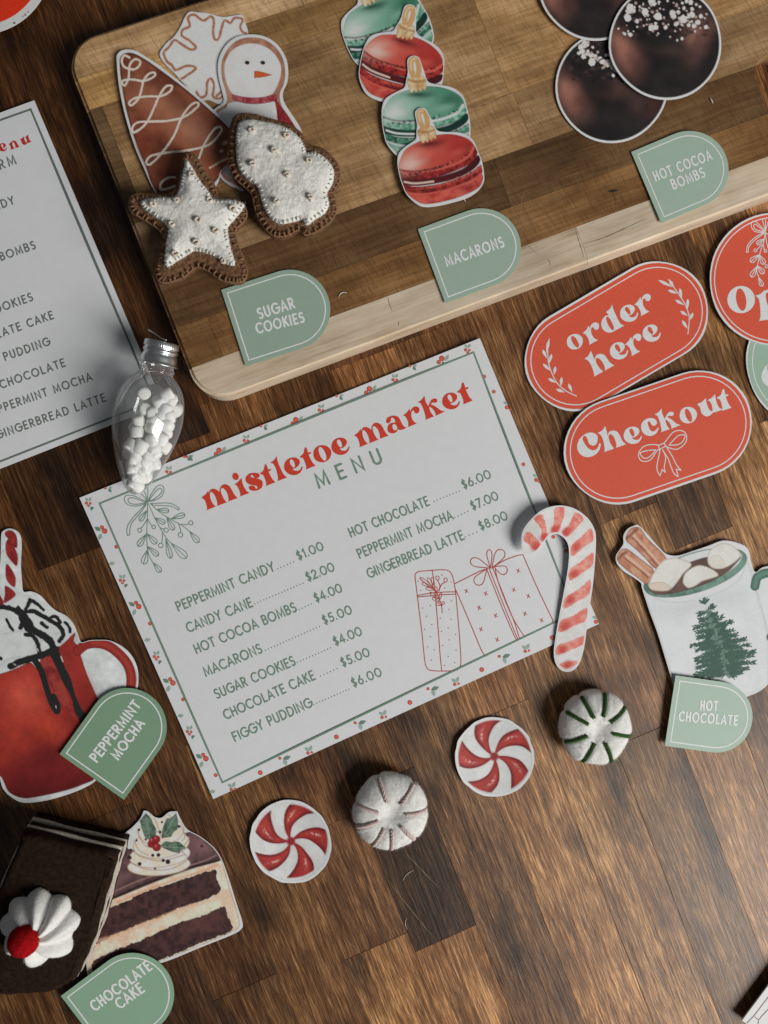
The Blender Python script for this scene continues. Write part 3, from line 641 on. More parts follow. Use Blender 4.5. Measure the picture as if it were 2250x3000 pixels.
# sprig drawing
def petal(sh, bm, base, tip, wd, lw, kf, rib=True, layer=1):
    b0 = np.array(base, float); t0 = np.array(tip, float); L = np.linalg.norm(t0-b0); u = (t0-b0)/L; v = np.array([-u[1], u[0]])
    pts = [tuple(b0)+(C_,)]+[tuple(b0+u*L*a+v*wd*c) for a, c in ((.35,.55),(.7,1),(.92,.75),(1.0,0),(.92,-.75),(.7,-1),(.35,-.55))]
    sh.stroke(bm, kf(cr(pts, True, 4)), lw, closed=True, layer=layer)
    if rib: sh.stroke(bm, kf([tuple(b0), tuple(t0-u*L*0.04)]), lw, layer=layer)
bm = menu.new(); lw = 2.3
SC = lambda pts, cl=False, w=lw: menu.stroke(bm, c7(cr(pts, cl, 5)), w, closed=cl)
SC([(545,420),(620,270),(700,160),(770,125),(825,160),(830,240),(790,320),(700,380),(560,415)])
SC([(560,405),(680,250),(750,185),(795,195),(790,250),(740,310),(640,380),(560,405)])
SC([(540,410),(430,370),(330,320),(200,300),(150,340),(155,410),(220,470),(330,490),(450,470),(540,430)])
SC([(530,420),(430,395),(330,355),(250,348),(212,370),(220,420),(290,455),(400,455),(530,425)])
for t in ((440,280),(495,240),(552,165)): SC([(540,410),((t[0]+545)/2+4,(t[1]+400)/2),t])
SC([(600,445),(750,440),(880,437),(980,455),(1060,500),(1100,530,C_),(1085,560,C_),(1000,510),(920,488),(780,482),(660,475),(600,445)])
SC([(520,450),(420,560),(290,700),(210,820),(188,920),(200,1000,C_),(240,990,C_),(245,880),(280,780),(370,670),(460,560),(525,460)])
SC([(545,430),(548,640),(538,820),(535,1000),(540,1180),(545,1240)]); SC([(545,1180),(570,1340),(640,1470)])
SC([(560,440),(670,690),(760,860),(870,1040),(950,1130)]); SC([(600,450),(740,580),(900,690),(1080,790),(1180,850),(1280,935)])
SC([(545,700),(590,790),(630,840)]); SC([(535,730),(480,820),(435,875)]); SC([(760,860),(800,885),(838,888)]); SC([(803,960),(805,1060),(790,1130)])
SC([(1085,795),(1115,880),(1125,945)]); SC([(1130,805),(1200,815),(1262,800)])
for b0, t0, wd in (((535,570),(415,745),42),((530,975),(385,1185),48),((540,970),(700,1140),48),((548,1190),(735,1350),44),((545,1255),(478,1495),55),((645,1470),(775,1635),44),
                   ((670,695),(850,785),42),((700,550),(918,575),40),((865,1060),(950,1395),46),((950,1130),(1225,1390),62),((880,680),(1000,905),46),((955,715),(1195,635),44),((1275,925),(1435,1120),48)):
    petal(menu, bm, b0, t0, wd, lw, c7)
for x, y, r_ in ((413,910,36),(654,852,32),(872,908,38),(778,1173,40),(1120,990,40),(1300,782,37)): menu.stroke(bm, c7(ell(x,y,r_,r_,0,16)), lw, closed=True)
menu.add('mistletoe_drawing', bm, I_GREEN)
# presents drawing
bm = menu.new()
G = lambda pts, cl=False, w=2.6: menu.stroke(bm, c9(cr(pts, cl, 5)), w, closed=cl)
G([(158,790),(175,772),(215,765),(340,757),(385,762),(412,790),(428,850),(440,930),(455,1100),(468,1260),(475,1380),(468,1430),(440,1455),(345,1460),(265,1455),(235,1430),(222,1370),(205,1200),(185,1040),(168,900),(158,820)], True)
G([(275,757),(290,850),(300,960),(318,1180),(330,1340),(342,1460)]); G([(170,937),(260,920),(350,912),(437,910)]); G([(172,946),(260,938),(350,930),(437,926)])
G([(430,855),(600,770),(660,750)]); G([(710,730),(780,690),(860,660),(905,652,C_),(1000,870),(1100,1080),(1113,1110),(1100,1130),(1050,1155),(905,1222),(760,1295),(645,1357,C_),(615,1310),(540,1130),(480,990),(432,880)])
G([(655,755),(745,980),(830,1180),(862,1245)]); G([(672,750),(765,985),(845,1180),(872,1242)]); G([(695,740),(790,980),(850,1130),(880,1225),(900,1225)]); G([(712,742),(740,860),(830,1080),(915,1220)])
for b0, t0, wd in (((680,745),(670,618),18),((690,745),(765,620),34),((680,745),(543,690),30),((700,735),(795,770),30),((655,750),(580,858),34)): petal(menu, bm, b0, t0, wd, 2.6, c9, False)
for x, y in ((513,905),(648,922),(602,1021),(716,1075),(614,1170),(727,1242),(873,764),(842,896),(943,940),(920,1062),(1035,1107)):
    menu.stroke(bm, c9([(x-13,y-8),(x+13,y+8)]), 2.4); menu.stroke(bm, c9([(x-5,y+14),(x+5,y-14)]), 2.4)
for x, y in ((343,793),(178,837),(197,900),(363,884),(406,842),(408,973),(208,1023),(263,1005),(391,1032),(236,1079),(332,1092),(407,1100),(273,1137),(224,1170),(387,1160),(340,1184),(263,1222),(438,1205),(393,1244),(348,1282),(244,1292),(290,1312),(441,1314),(387,1358),(268,1385),(361,1422),(432,1402)):
    menu.fill(bm, c9(ell(x, y, 4.5, 4.5, 0, 6)))
G([(345,1055),(340,1000),(320,950),(300,900),(250,870),(190,815)]); G([(320,900),(330,870),(312,828)]); G([(322,905),(340,860),(368,842)])
for b0, t0, wd in (((285,880),(192,812),9),((290,885),(205,850),9),((285,885),(245,812),9),((300,900),(232,885),9),((310,930),(300,875),8),((320,960),(262,915),9),((325,970),(338,918),8),((330,985),(278,952),9),((340,1005),(300,992),8),((342,1005),(358,980),8),((282,870),(275,810),8)): petal(menu, bm, b0, t0, wd, 2.0, c9, False)
for x, y in ((312,814),(369,828)): menu.stroke(bm, c9(ell(x,y,12,14,0,14)), 2.2, closed=True)
menu.add('presents_drawing', bm, I_REDLINE)
# holly border motifs
bb, bd, lf, ld = menu.new(), menu.new(), menu.new(), menu.new()
def berry(x, y, r): menu.dot(bd, x, y, r, 2, 12); menu.dot(bb, x-0.4, y-0.3, r*0.72, 3, 12)
def leaf(x, y, a, L=11, wd=5, dark=False): menu.fill(ld if dark else lf, cr([(x, y, C_), (x+L*.5*math.cos(R_(a))-wd*math.sin(R_(a)), y-L*.5*math.sin(R_(a))-wd*math.cos(R_(a))), (x+L*math.cos(R_(a)), y-L*math.sin(R_(a)), C_), (x+L*.5*math.cos(R_(a))+wd*math.sin(R_(a)), y-L*.5*math.sin(R_(a))+wd*math.cos(R_(a)))], True, 3), layer=2)
def A(x, y, full=True):
    berry(x-5, y, 4.8); berry(x+6, y+1, 4); berry(x+1, y+8, 4); leaf(x+1, y-5, 130, 14, 4); leaf(x+3, y-5, 65, 14, 4)
    if full: leaf(x+8, y+12, -20, 10, 3.4, True); leaf(x+8, y+12, -75, 11, 3.4, True)
cA = K(550,950,1.843)
for x, y in cA([(315,628),(720,463),(1118,300),(1508,140)])+[(494,1382)]: A(x, y, False)
for x, y in cA([(160,690),(575,525),(972,358),(1362,195)])+[(637-7,1318+6)][:0]: berry(x-4, y+6, 6.3); berry(x+5, y-5, 8); leaf(x+14, y+3, 60, 22, 5); leaf(x+4, y+8, 10, 9, 3, True)
for x, y in cA([(10,718),(412,553),(820,390),(1215,230)])+[(549,1340),(318,1432)]: berry(x-9, y-2, 4); leaf(x, y, 25, 13, 4); leaf(x, y, -50, 14, 4.5, True)
for x, y in ((258.6,1474),(358,1700),(457.5,1924),(554.5,2143)): A(x, y)
for x, y in ((300,1556),(400,1777),(500,2001),(597,2222)): berry(x-1, y-11, 6); berry(x+7, y, 8); leaf(x-4, y-1, 150, 22, 6, True); leaf(x-2, y+8, -115, 20, 6)
for x, y in ((344,1602),(442.6,1827),(539.5,2049),(635.5,2270)): berry(x-3, y, 5.5)
for x, y in ((320,1650),(424,1874),(521,2096),(615,2317)): leaf(x-1, y+3, 12, 19, 5.5)
for x, y in ((763,2263),(985.7,2159),(1201,2058),(1411.6,1961.8),(1618,1868)): berry(x, y, 7)
for x, y in ((820,2221),(1040.6,2117.6),(1254,2018),(1463,1923)): berry(x, y, 4.5); leaf(x+9, y+3, 20, 25, 6, True); leaf(x+13, y+1, -75, 22, 6)
for x, y in ((681,2307),(905.6,2201),(1122.6,2097),(1335.6,2000),(1542,1903)): leaf(x, y-1, 140, 16, 5); leaf(x+1, y-1, 65, 18, 5); berry(x-3, y+5, 5); berry(x+8, y+3, 3.6)
for x, y in ((1484.7,1194),(1571,1406),(1658,1613),(1746,1822)): berry(x, y, 6); leaf(x+2, y-9, 150, 14, 4.5); 
for x, y in ((1494,1200),(1580,1412)): berry(x, y, 3.6)
for x, y in ((1418,1104),(1446,1148),(1533.5,1360.5),(1621,1572.8)): berry(x, y, 5.4)
for nm_, b_m, mt_ in (('holly_berry_rim', bd, I_BERRYD), ('holly_berry', bb, I_BERRY), ('pale_holly_leaf', lf, I_LEAF), ('dark_holly_leaf', ld, I_LEAFD)): menu.add(nm_, b_m, mt_)['kind'] = 'stuff'
# ---- second menu, left edge
Zl = 0.0006
tr, brr = Pn([(103,297.7),(478,1185)], Zl+TH)[:, :2]; d = brr-tr; d /= np.linalg.norm(d); wd = np.array([d[1], -d[0]])
if wd[0] > 0: wd = -wd
ln = np.linalg.norm(brr-tr); Lw = 0.205
m2 = Sheet('menu_card', 'white menu card with plain green frame cut off by the left edge of the photo', 'menu', [(*(tr+wd*Lw), 0), (*tr, 0), (*brr, 0), (*(brr+wd*Lw), 0)], Zl, M_PAPER2,
           lift=lambda x, y: 0.0016*np.exp(-((x-tr[0])**2+(y-tr[1])**2)/0.05**2), world=True)
bm = m2.new(); i_ = 0.0042
fr = [tr+wd*i_+d*i_*1.05, brr+wd*i_-d*i_, brr+wd*(Lw-i_)-d*i_, tr+wd*(Lw-i_)+d*i_*1.05]
m2.stroke(bm, [(p[0], p[1], 0) for p in fr], 5.4, closed=True, world=True); m2.add('border_line', bm, I_DKGREEN)
bm = m2.new()
for ch, at, sc_ in (('u', (112,297), .46), ('n', (62,353), .46), ('e', (-4,338), .47)):
    p = cL([at])[0]; serif(m2, bm, ch, p, 20.0, sc_*1.0)
m2.add('title_lettering', bm, I_DKRED)
bm = m2.new()
m2.text(bm, 'FARM', 20, (50,480.6), 26, 4.2, track=11); m2.add('heading_lettering', bm, I_DKGREEN)
for t_, e_ in (('PEPPERMINT CANDY',(44,597)),('COCOA BOMBS',(105.8,727.5)),('SUGAR COOKIES',(97.7,879.4)),('CHOCOLATE CAKE',(158.4,932.6)),('FIGGY PUDDING',(147.6,1009.6)),('HOT CHOCOLATE',(192.6,1072)),('PEPPERMINT MOCHA',(271.3,1112.7)),('GINGERBREAD LATTE',(311,1174))):
    bm = m2.new(); m2.text(bm, t_, 19.4, e_, 22, 3.8, track=7.2); m2.add('list_line', bm, I_DKGREEN)
# ================================================================ sage tags
def tag_outline(A_, B_, w_, inset=0.0):
    A_, B_ = np.array(A_, float), np.array(B_, float); M = (A_+B_)/2; dn = B_-A_; h = np.linalg.norm(dn); dn /= h
    ax = np.array([dn[1], -dn[0]]); R0 = h/2; c = M+ax*(w_-R0); R1 = R0-inset
    pts = [tuple(A_+dn*inset+ax*inset)+(C_,)]
    a0 = math.atan2(-dn[1], -dn[0])
    for k in range(25): a = a0+math.pi*k/24; pts.append(tuple(c+R1*np.array([math.cos(a), math.sin(a)])))
    pts.append(tuple(B_-dn*inset+ax*inset)+(C_,)); return [p[:2] for p in pts]
def make_tag(label, A_, B_, w_, z, lines, shade, tilt=(0,0), wt=5.6):
    mt = paper('sage_card', tuple(alb(shade[0], shade[1]))); base = P(*A_, z); 
    ol = tag_outline(A_, B_, w_)
    Wd = Pn(ol, z); mn = min(tilt[0]*p[0]+tilt[1]*p[1] for p in Wd)
    s = Sheet('label_tag', label, 'label tag', ol, z, mt, lift=(lambda x, y: tilt[0]*x+tilt[1]*y-mn), group='sage green name tags', cut=400)
    bm = s.new(); s.stroke(bm, tag_outline(A_, B_, w_, 14.5), 3.4, closed=True); s.add('border_line', bm, I_CREAM)
    bm = s.new()
    for t_, a, b_, cap in lines: s.text(bm, t_, a, b_, cap, wt)
    s.add('lettering', bm, I_CREAM); return s
make_tag('sage green tag lettered SUGAR COOKIES on the lower left of the cutting board', (648,849), (720,1074), 292, BT+0.0006, [('SUGAR',(760,934),(864,901),29),('COOKIES',(754,977),(892,943),28)], ((136,155,140),196), (0.010,-0.012))
make_tag('sage green tag lettered MACARONS at the lower edge of the cutting board', (1224,671), (1304,889), 271, BT+0.0006, [('MACARONS',(1309,780),(1477,722),29)], ((144,163,148),198), (0.008,-0.010))
make_tag('sage green tag lettered HOT COCOA BOMBS on the right of the cutting board', (1849,445), (1936,655), 249.5, BT+0.0008, [('HOT COCOA',(1920,531),(2084,467),27),('BOMBS',(1971,555),(2064,518),27)], ((152,172,155),202), (0.016,-0.010), 5.2)
# ================================================================ orange and green signs
def stadium(C1, C2, R0, n=22):
    C1, C2 = np.array(C1, float), np.array(C2, float); a = math.atan2(C2[1]-C1[1], C2[0]-C1[0]); pts = []
    for c, a0 in ((C2, a-math.pi/2), (C1, a+math.pi/2)):
        for k in range(n+1): t = a0+math.pi*k/n; pts.append((c[0]+R0*math.cos(t), c[1]+R0*math.sin(t)))
    return pts
M_ORANGE = ink('coral_red_ink', (203,84,62), 206, 0.5, 0.045)
def make_sign(name, label, C1, C2, R0, z, mat, lift=None, ins=5.5, line=18, group='oval and round shop signs'):
    ol = stadium(C1, C2, R0) if C2 else ell(*C1, R0, R0, 0, 56)
    rr_ = np.random.RandomState(int(C1[0])); ph = rr_.rand(3)*6
    ol = [(x+1.2*math.sin(3*k/5+ph[0]), y+1.2*math.sin(4*k/7+ph[1])) for k, (x, y) in enumerate(ol)]
    s = Sheet(name, label, 'sign', ol, z, M_PAPER, lift=lift, group=group, cut=30)
    sh = lambda i: stadium(C1, C2, R0-i) if C2 else ell(*C1, R0-i, R0-i, 0, 72)
    bm = s.new(); s.fill(bm, sh(ins)); s.add('colour_field', bm, mat)
    bm = s.new(); s.stroke(bm, sh(line), 3.2, closed=True, layer=2); s.add('border_line', bm, I_WHITE)
    return s
sg = make_sign('order_sign', 'coral red oval sign lettered order here with two white laurel sprigs', (1685.3,1055.6), (1926.9,913.4), 148.5, 0.0012, M_ORANGE)
bm = sg.new()
serif(sg, bm, 'o', c5([(107,850)])[0], 28.8, 0.90); serif(sg, bm, 'r', c5([(443,885)])[0], 28.8, 1.05); serif_here(sg, bm, 'd'); serif(sg, bm, 'e', c5([(915,420)])[0], 28.8, 0.99); serif(sg, bm, 'r', c5([(1228,450)])[0], 28.8, 1.05)
serif_here(sg, bm, 'h'); serif(sg, bm, 'e', c5([(760,990)])[0], 28.8, 1.0); serif(sg, bm, 'r', c5([(1085,1055)])[0], 28.8, 1.05); serif(sg, bm, 'e', c5([(1258,722)])[0], 28.8, 0.99)
sg.add('lettering', bm, I_WHITE)
for st in ([(1055,455),(1100,520),(1140,580),(1165,630),(1180,690),(1172,785)], [(330,815),(320,880),(325,955),(340,1010),(375,1080),(430,1130),(495,1162)]): bm = sg.new(); sg.stroke(bm, c6(cr(st, False, 5)), 3.0, layer=2); sg.add('laurel_stem', bm, I_WHITE)
bm = sg.new()
for b0, t0 in [((1082,502),(990,456)),((1088,505),(1058,455)),((1112,540),(1048,518)),((1135,570),(1122,505)),((1150,610),(1093,577)),((1168,640),(1172,568)),((1172,675),(1125,645)),((1185,700),(1203,655)),((1172,755),(1135,700)),
               ((312,905),(328,817)),((316,935),(288,878)),((328,965),(345,905)),((340,1010),(290,965)),((358,1035),(368,980)),((372,1082),(322,1055)),((400,1105),(405,1045)),((425,1140),(370,1120)),((470,1140),(445,1085))]:
    b0, t0 = np.array(c6([b0])[0]), np.array(c6([t0])[0]); L = np.linalg.norm(t0-b0); u = (t0-b0)/L; v = np.array([-u[1], u[0]])
    sg.fill(bm, cr([tuple(b0)+(C_,), tuple(b0+u*L*.6+v*4.4), tuple(t0)+(C_,), tuple(b0+u*L*.6-v*4.4)], True, 4), layer=2)
sg.add('laurel_leaves', bm, I_WHITE)['kind'] = 'stuff'
ck = make_sign('checkout_sign', 'coral red oval sign lettered Checkout above a white bow drawing', (1807.8,1322.3), (2047.9,1239.8), 155.4, 0.0026, M_ORANGE)
bm = ck.new()
serif_here(ck, bm, 'C'); serif(ck, bm, 'h', c4([(412,462)])[0], 19.4, 1.0); serif(ck, bm, 'e', c4([(597,300)])[0], 19.4, 1.0); serif_here(ck, bm, 'c'); serif(ck, bm, 'k', c4([(945,275)])[0], 19.4, 0.98)
serif(ck, bm, 'o', c4([(1120,112)])[0], 19.4, 0.96); serif_here(ck, bm, 'u'); serif(ck, bm, 't', c6([(1378,1252)])[0], 17.5, 0.98)
ck.add('lettering', bm, I_WHITE)
bm = ck.new(); B_ = lambda pts, cl=False: ck.stroke(bm, c4(cr(pts, cl, 5)), 2.9, closed=cl, layer=2)
B_([(920,395),(860,390),(790,405),(745,450),(735,500),(760,540),(810,548),(860,520),(905,450),(930,435)]); B_([(895,440),(830,445),(755,465),(765,500),(800,520),(850,495),(895,440)])
B_([(920,400,C_),(972,378,C_),(990,405,C_),(930,437,C_)], True); B_([(975,378),(1010,330),(1060,275),(1120,258),(1170,280),(1185,335),(1160,390),(1100,432),(1050,430),(995,410)])
B_([(1020,395),(1070,340),(1110,305),(1160,300),(1168,320),(1140,370),(1090,393),(1020,395)]); B_([(935,440),(925,500),(908,580),(912,640),(937,680,C_),(955,625,C_),(985,650,C_),(975,600),(987,540),(985,490),(960,440)])
B_([(960,440),(1010,520),(1040,600),(1070,665),(1105,690,C_),(1088,620,C_),(1132,630,C_),(1090,580),(1050,500),(1000,420)])
ck.add('bow_drawing', bm, I_WHITE)
M_SAGES = ink('sage_field', (146,170,152), 204, 0.5, 0.04)
gs = make_sign('closed_sign', 'round sage green sign mostly hidden under the red Open sign at the right edge', (2377,1058), None, 191, 0.0010, M_SAGES, ins=4.5)
bm = gs.new(); serif(gs, bm, 'C', (2231,1098), 22, 1.05); gs.add('lettering', bm, I_WHITE)
op = make_sign('open_sign', 'round coral red Open sign with a white mistletoe sprig at the right edge', (2274.5,818), None, 196, 0.0028, M_ORANGE, line=14.5)
bm = op.new()
op.fill(bm, c8(ell(446,1024,149,147,-12,40)), [c8(ell(446,1024,54,122,-9,30))], layer=2)
op.fill(bm, c8(cr([(598,982,C_),(650,965),(690,930,C_),(760,912),(850,930),(900,1010),(880,1100),(800,1140),(735,1135,C_),(740,1190),(775,1235,C_),(640,1255,C_),(655,1210),(652,1120),(642,1035),(622,1000)], True, 4)), [c8(cr([(712,965),(740,945),(775,970),(790,1030),(780,1085),(755,1110),(732,1080),(715,1020)], True, 4))], layer=2)
op.add('lettering', bm, I_WHITE)
bm = op.new(); O_ = lambda pts, cl=False: op.stroke(bm, c8(cr(pts, cl, 5)), 2.6, closed=cl, layer=2)
O_([(705,285),(640,215),(600,180),(560,190),(558,240),(600,290),(705,300)]); O_([(700,290),(640,240),(600,210),(582,225),(600,265),(690,292)])
for e_ in ((675,160),(710,160),(737,185)): O_([(708,285),((708+e_[0])/2,(285+e_[1])/2),e_])
O_([(705,300),(640,325),(560,385),(515,440),(503,510,C_),(522,512,C_),(530,455),(590,385),(705,300)]); O_([(706,300),(690,400),(650,520),(625,650),(615,720),(640,790)]); O_([(706,300),(720,400),(737,470)])
O_([(670,430),(620,480)]); O_([(682,420),(695,480)]); O_([(706,300),(790,360),(850,420)])
for b0, t0, wd_ in (((690,370),(615,425),22),((640,540),(548,615),26),((640,540),(695,640),26),((618,665),(555,778),26),((620,660),(690,740),26),((635,785),(675,878),22)): petal(op, bm, b0, t0, wd_, 2.5, c8, True, 2)
for x, y, r_ in ((600,494,16),(708,499,15),(720,665,17)): op.stroke(bm, c8(ell(x,y,r_,r_,0,14)), 2.4, closed=True, layer=2)
op.add('mistletoe_drawing', bm, I_WHITE)
# round card in the top left corner
pl = Sheet('round_card', 'round white card with bright red middle in the top left corner', 'card', ell(-60,-110,211,211,0,64), 0.004, M_PAPER, cut=500)
bm = pl.new(); pl.fill(bm, ell(-60,-112,187,187,0,64)); pl.add('red_field', bm, ink('bright_red_ink', (196,48,22), 190, 0.55, 0.12))
bm = pl.new(); cT = K(0,0,6.636)
for x, y, r_ in ((495,290,38),(550,235,26),(450,320,22)): pl.fill(bm, cT(cr([(x+r_*(1 if k%2 else .45)*math.cos(k*.9), y+r_*(1 if k%2 else .45)*math.sin(k*.9), C_) for k in range(7)], True, 1)), layer=2)
pl.add('printed_specks', bm, ink('faint_brown_ink', (150,118,112), 190))
bm = pl.new(); pl.fill(bm, cT(ell(280,448,24,22,0,8)), layer=2); pl.add('printed_berry', bm, ink('faint_grey_ink', (95,88,84), 190))
# card corner, bottom right
cn = Sheet('box_card', 'white card with thin brown lines poking into the bottom right corner', 'card', [(2174,2990),(2400,2688),(2560,2810),(2334,3112)], 0.005, M_PAPER, cut=500, th=0.0012)
bm = cn.new(); cR = K(2000,2750,6.636)
cn.stroke(bm, cR([(1250,1640),(1400,1480),(1550,1280),(1800,960)]), 2.6); cn.stroke(bm, cR([(1460,1700),(1475,1580),(1560,1480),(1800,1230)]), 2.4); cn.stroke(bm, cR([(1400,1520),(1475,1580)]), 2)
cn.add('brown_line_drawing', bm, ink('brown_line_ink', (104,62,52), 200))
# ================================================================ watercolour cut-outs
def rot_map(ang, sc, src_c, dst_c, kf):
    a = R_(ang); ca, sa = math.cos(a), math.sin(a)
    def f(pts): return kf([((p[0]-src_c[0])*sc*ca-(p[1]-src_c[1])*sc*sa+dst_c[0], (p[0]-src_c[0])*sc*sa+(p[1]-src_c[1])*sc*ca+dst_c[1])+tuple(p[2:]) for p in pts])
    return f
def cutout(name, label, cat, outline, z, paint, white=200, lift=None, group=None, step=2.0, inset=2.5, cut=24):
    s = Sheet(name, label, cat, outline, z, M_PAPER, lift=lift, group=group, cut=cut)
    def fn(X, Y):
        a = Art(X, Y, white, (white+3, white+4, white+3)); paint(a); return a.c
    s.paint('printed_picture', outline, inset, fn, step); return s
def tilt_from(pt, slope, dirn):
    """lift that grows away from a photo point in photo direction dirn (degrees, 0 = right, 90 = up)"""
    p = P(*pt); ux, uy = math.cos(R_(dirn)), math.sin(R_(dirn))
    return lambda x, y: np.maximum(0, ((x-p.x)*ux+(y-p.y)*uy))*slope
# ---- macaron ornaments
MO = [(882,1105),(900,1065),(940,1048),(985,1060),(1020,1120),(1060,1200),(1100,1268),(1180,1283),(1290,1285),(1380,1310),(1450,1370),(1490,1460),(1530,1560),(1553,1680),(1550,1770),(1500,1850),(1400,1920),(1250,1968),(1080,2005),(960,2010),(880,1970),(800,1890),(760,1800),(735,1720),(712,1600),(720,1500),(770,1440),(840,1390),(890,1350),(897,1280),(900,1200)]
def macaron(label, ang, sc, dst, z, red, white, lift=None):
    kf = rot_map(ang, sc, (1130,1650), dst, c10)
    Dk, Md, Lt, Hl, Vd = (((96,26,28),(160,48,44),(198,92,78),(228,186,172),(62,20,24)) if red else ((20,62,50),(70,130,104),(140,176,158),(206,216,210),(20,48,42)))
    def paint(a):
        C = lambda p: kf(cr(p, True, 5))
        def lines(p, w_, col, op=1.0, soft=1.2): a.line(kf(cr(p, False, 6)), w_*sc, col, soft, op)
        wsh = lambda p, c, **k: a.fill(C(p), c, 1.3, **k)
        # lower shell, lower frill, filling, upper frill, dome
        wsh([(775,1850),(900,1880),(1150,1850),(1400,1765),(1528,1690),(1536,1770),(1480,1840),(1300,1920),(1100,1972),(960,1982),(870,1935),(800,1880)], Md, col2=Lt, ns=22, seed=2, edge=Dk, ew=2.5)
        wsh([(748,1795),(900,1815),(1150,1780),(1400,1690),(1515,1605),(1530,1625),(1530,1690),(1400,1765),(1150,1852),(900,1884),(775,1858)], Md, col2=Dk, ns=9, seed=4, edge=Dk, ew=2)
        wsh([(735,1728),(870,1748),(1100,1720),(1350,1640),(1500,1505),(1508,1585),(1400,1680),(1200,1760),(950,1805),(800,1805),(750,1790)], Dk, col2=Vd, grad=(kf([(750,1760)])[0], kf([(1500,1560)])[0]), ns=20, seed=6)
        wsh([(725,1655),(850,1670),(1050,1645),(1300,1560),(1460,1425),(1490,1490),(1420,1590),(1200,1690),(1000,1742),(850,1748),(737,1730)], Lt if not red else Md, col2=Md if not red else Dk, ns=9, seed=8, edge=Dk, ew=2)
        wsh([(722,1640),(735,1560),(790,1455),(900,1385),(1050,1322),(1200,1303),(1320,1320),(1410,1362),(1457,1430),(1400,1510),(1250,1592),(1050,1642),(880,1664),(760,1664)], Lt, col2=Md, grad=(kf([(800,1600)])[0], kf([(1330,1400)])[0]), ns=30, seed=3, edge=Dk, ew=2.2)
        b = lambda x, y, rx, ry, g, c, op: a.blob(*kf([(x, y)])[0], rx*sc/3.318, ry*sc/3.318, g+ang, c, op)
        b(845,1580,125,75,-30,Hl,1.0); b(960,1510,150,45,-22,Lt,0.7); b(1080,1400,110,38,-18,Dk,0.55); b(1330,1400,110,55,-15,Md if red else Dk,0.55); b(1300,1480,120,30,-20,Lt,0.45); b(1400,1440,40,60,30,Dk,0.4)
        b(1330,1700,120,40,-25,Vd,0.5); b(1400,1820,100,40,-20,Dk,0.5); b(900,1920,90,40,10,Lt,0.55); b(1150,1900,140,26,-15,Hl if not red else Lt,0.35)
        lines([(765,1665),(900,1672),(1060,1652),(1260,1600),(1400,1520),(1450,1440)], 8, Hl if not red else Lt, 0.8)
        lines([(728,1650),(850,1668),(1000,1650),(1150,1620)], 6, Vd, 0.6); lines([(745,1735),(870,1752),(1100,1722),(1350,1642),(1490,1520)], 6, Vd, 0.5)
        lines([(780,1768),(860,1782),(950,1778),(1060,1764)], 5.5, Hl, 0.95, 1.8); lines([(900,1840),(1150,1800),(1400,1705),(1520,1620)], 7, Lt, 0.5); lines([(800,1870),(950,1888),(1200,1845),(1420,1760),(1525,1690)], 6, Lt if red else Hl, 0.6)
        rs = np.random.RandomState(3)
        for i in range(46):
            t = rs.rand(); x = 745+t*690; y = 1700-60*math.sin(t*1.3)*t*2.6-t*t*70+rs.randn()*9
            b(x, y, 11, 8, 0, Vd if rs.rand() < .6 else Lt, 0.75)
        for i in range(40):
            t = rs.rand(); x = 790+t*720; y = 1850-t*t*190-t*20+rs.randn()*9
            b(x, y, 11, 8, 0, Dk if rs.rand() < .6 else Lt, 0.7)
        # gold cap and loop
        Gd, Gl, Gk = (190,148,100), (214,188,150), (146,104,64)
        b(1010,1400,95,22,-10,Vd,0.8)
        wsh([(912,1265),(940,1242),(1010,1222),(1060,1232),(1078,1265),(1090,1330),(1078,1352),(1060,1342),(1045,1372),(1025,1355),(1005,1385),(985,1370),(960,1392),(940,1370),(925,1340),(908,1300)], Gd, col2=Gl, ns=14, seed=5, edge=Gk, ew=2)
        lines([(915,1275),(990,1285),(1075,1262)], 7, Gk, 0.6); lines([(960,1320),(960,1375)], 9, Gl, 0.7); lines([(1010,1300),(1015,1360)], 8, Gk, 0.4)
        lines([(955,1232),(930,1180),(918,1120),(930,1082),(958,1075),(985,1110),(1000,1170),(1000,1228)], 15, Gd); lines([(930,1180),(918,1120),(930,1082),(958,1075)], 6, Gl, 0.7)
    return cutout('macaron_cutout', label, 'paper cutout', kf(cr(MO, True, 4)), z, paint, white, lift, 'macaron ornament cutouts')
macaron('green macaron ornament cutout at the top of the row, cut off by the photo', -7, 1.05, (612,312), BT+0.0006, False, 192)
macaron('tilted red macaron ornament cutout, second from the top of the row', 27, 1.02, (748,682), BT+0.0016, True, 192)
macaron('green macaron ornament cutout lying between the two red ones', 8, 1.05, (985,1195), BT+0.0027, False, 196)
macaron('front red macaron ornament cutout nearest the MACARONS tag', 0, 1.0, (1130,1650), BT+0.0038, True, 198)
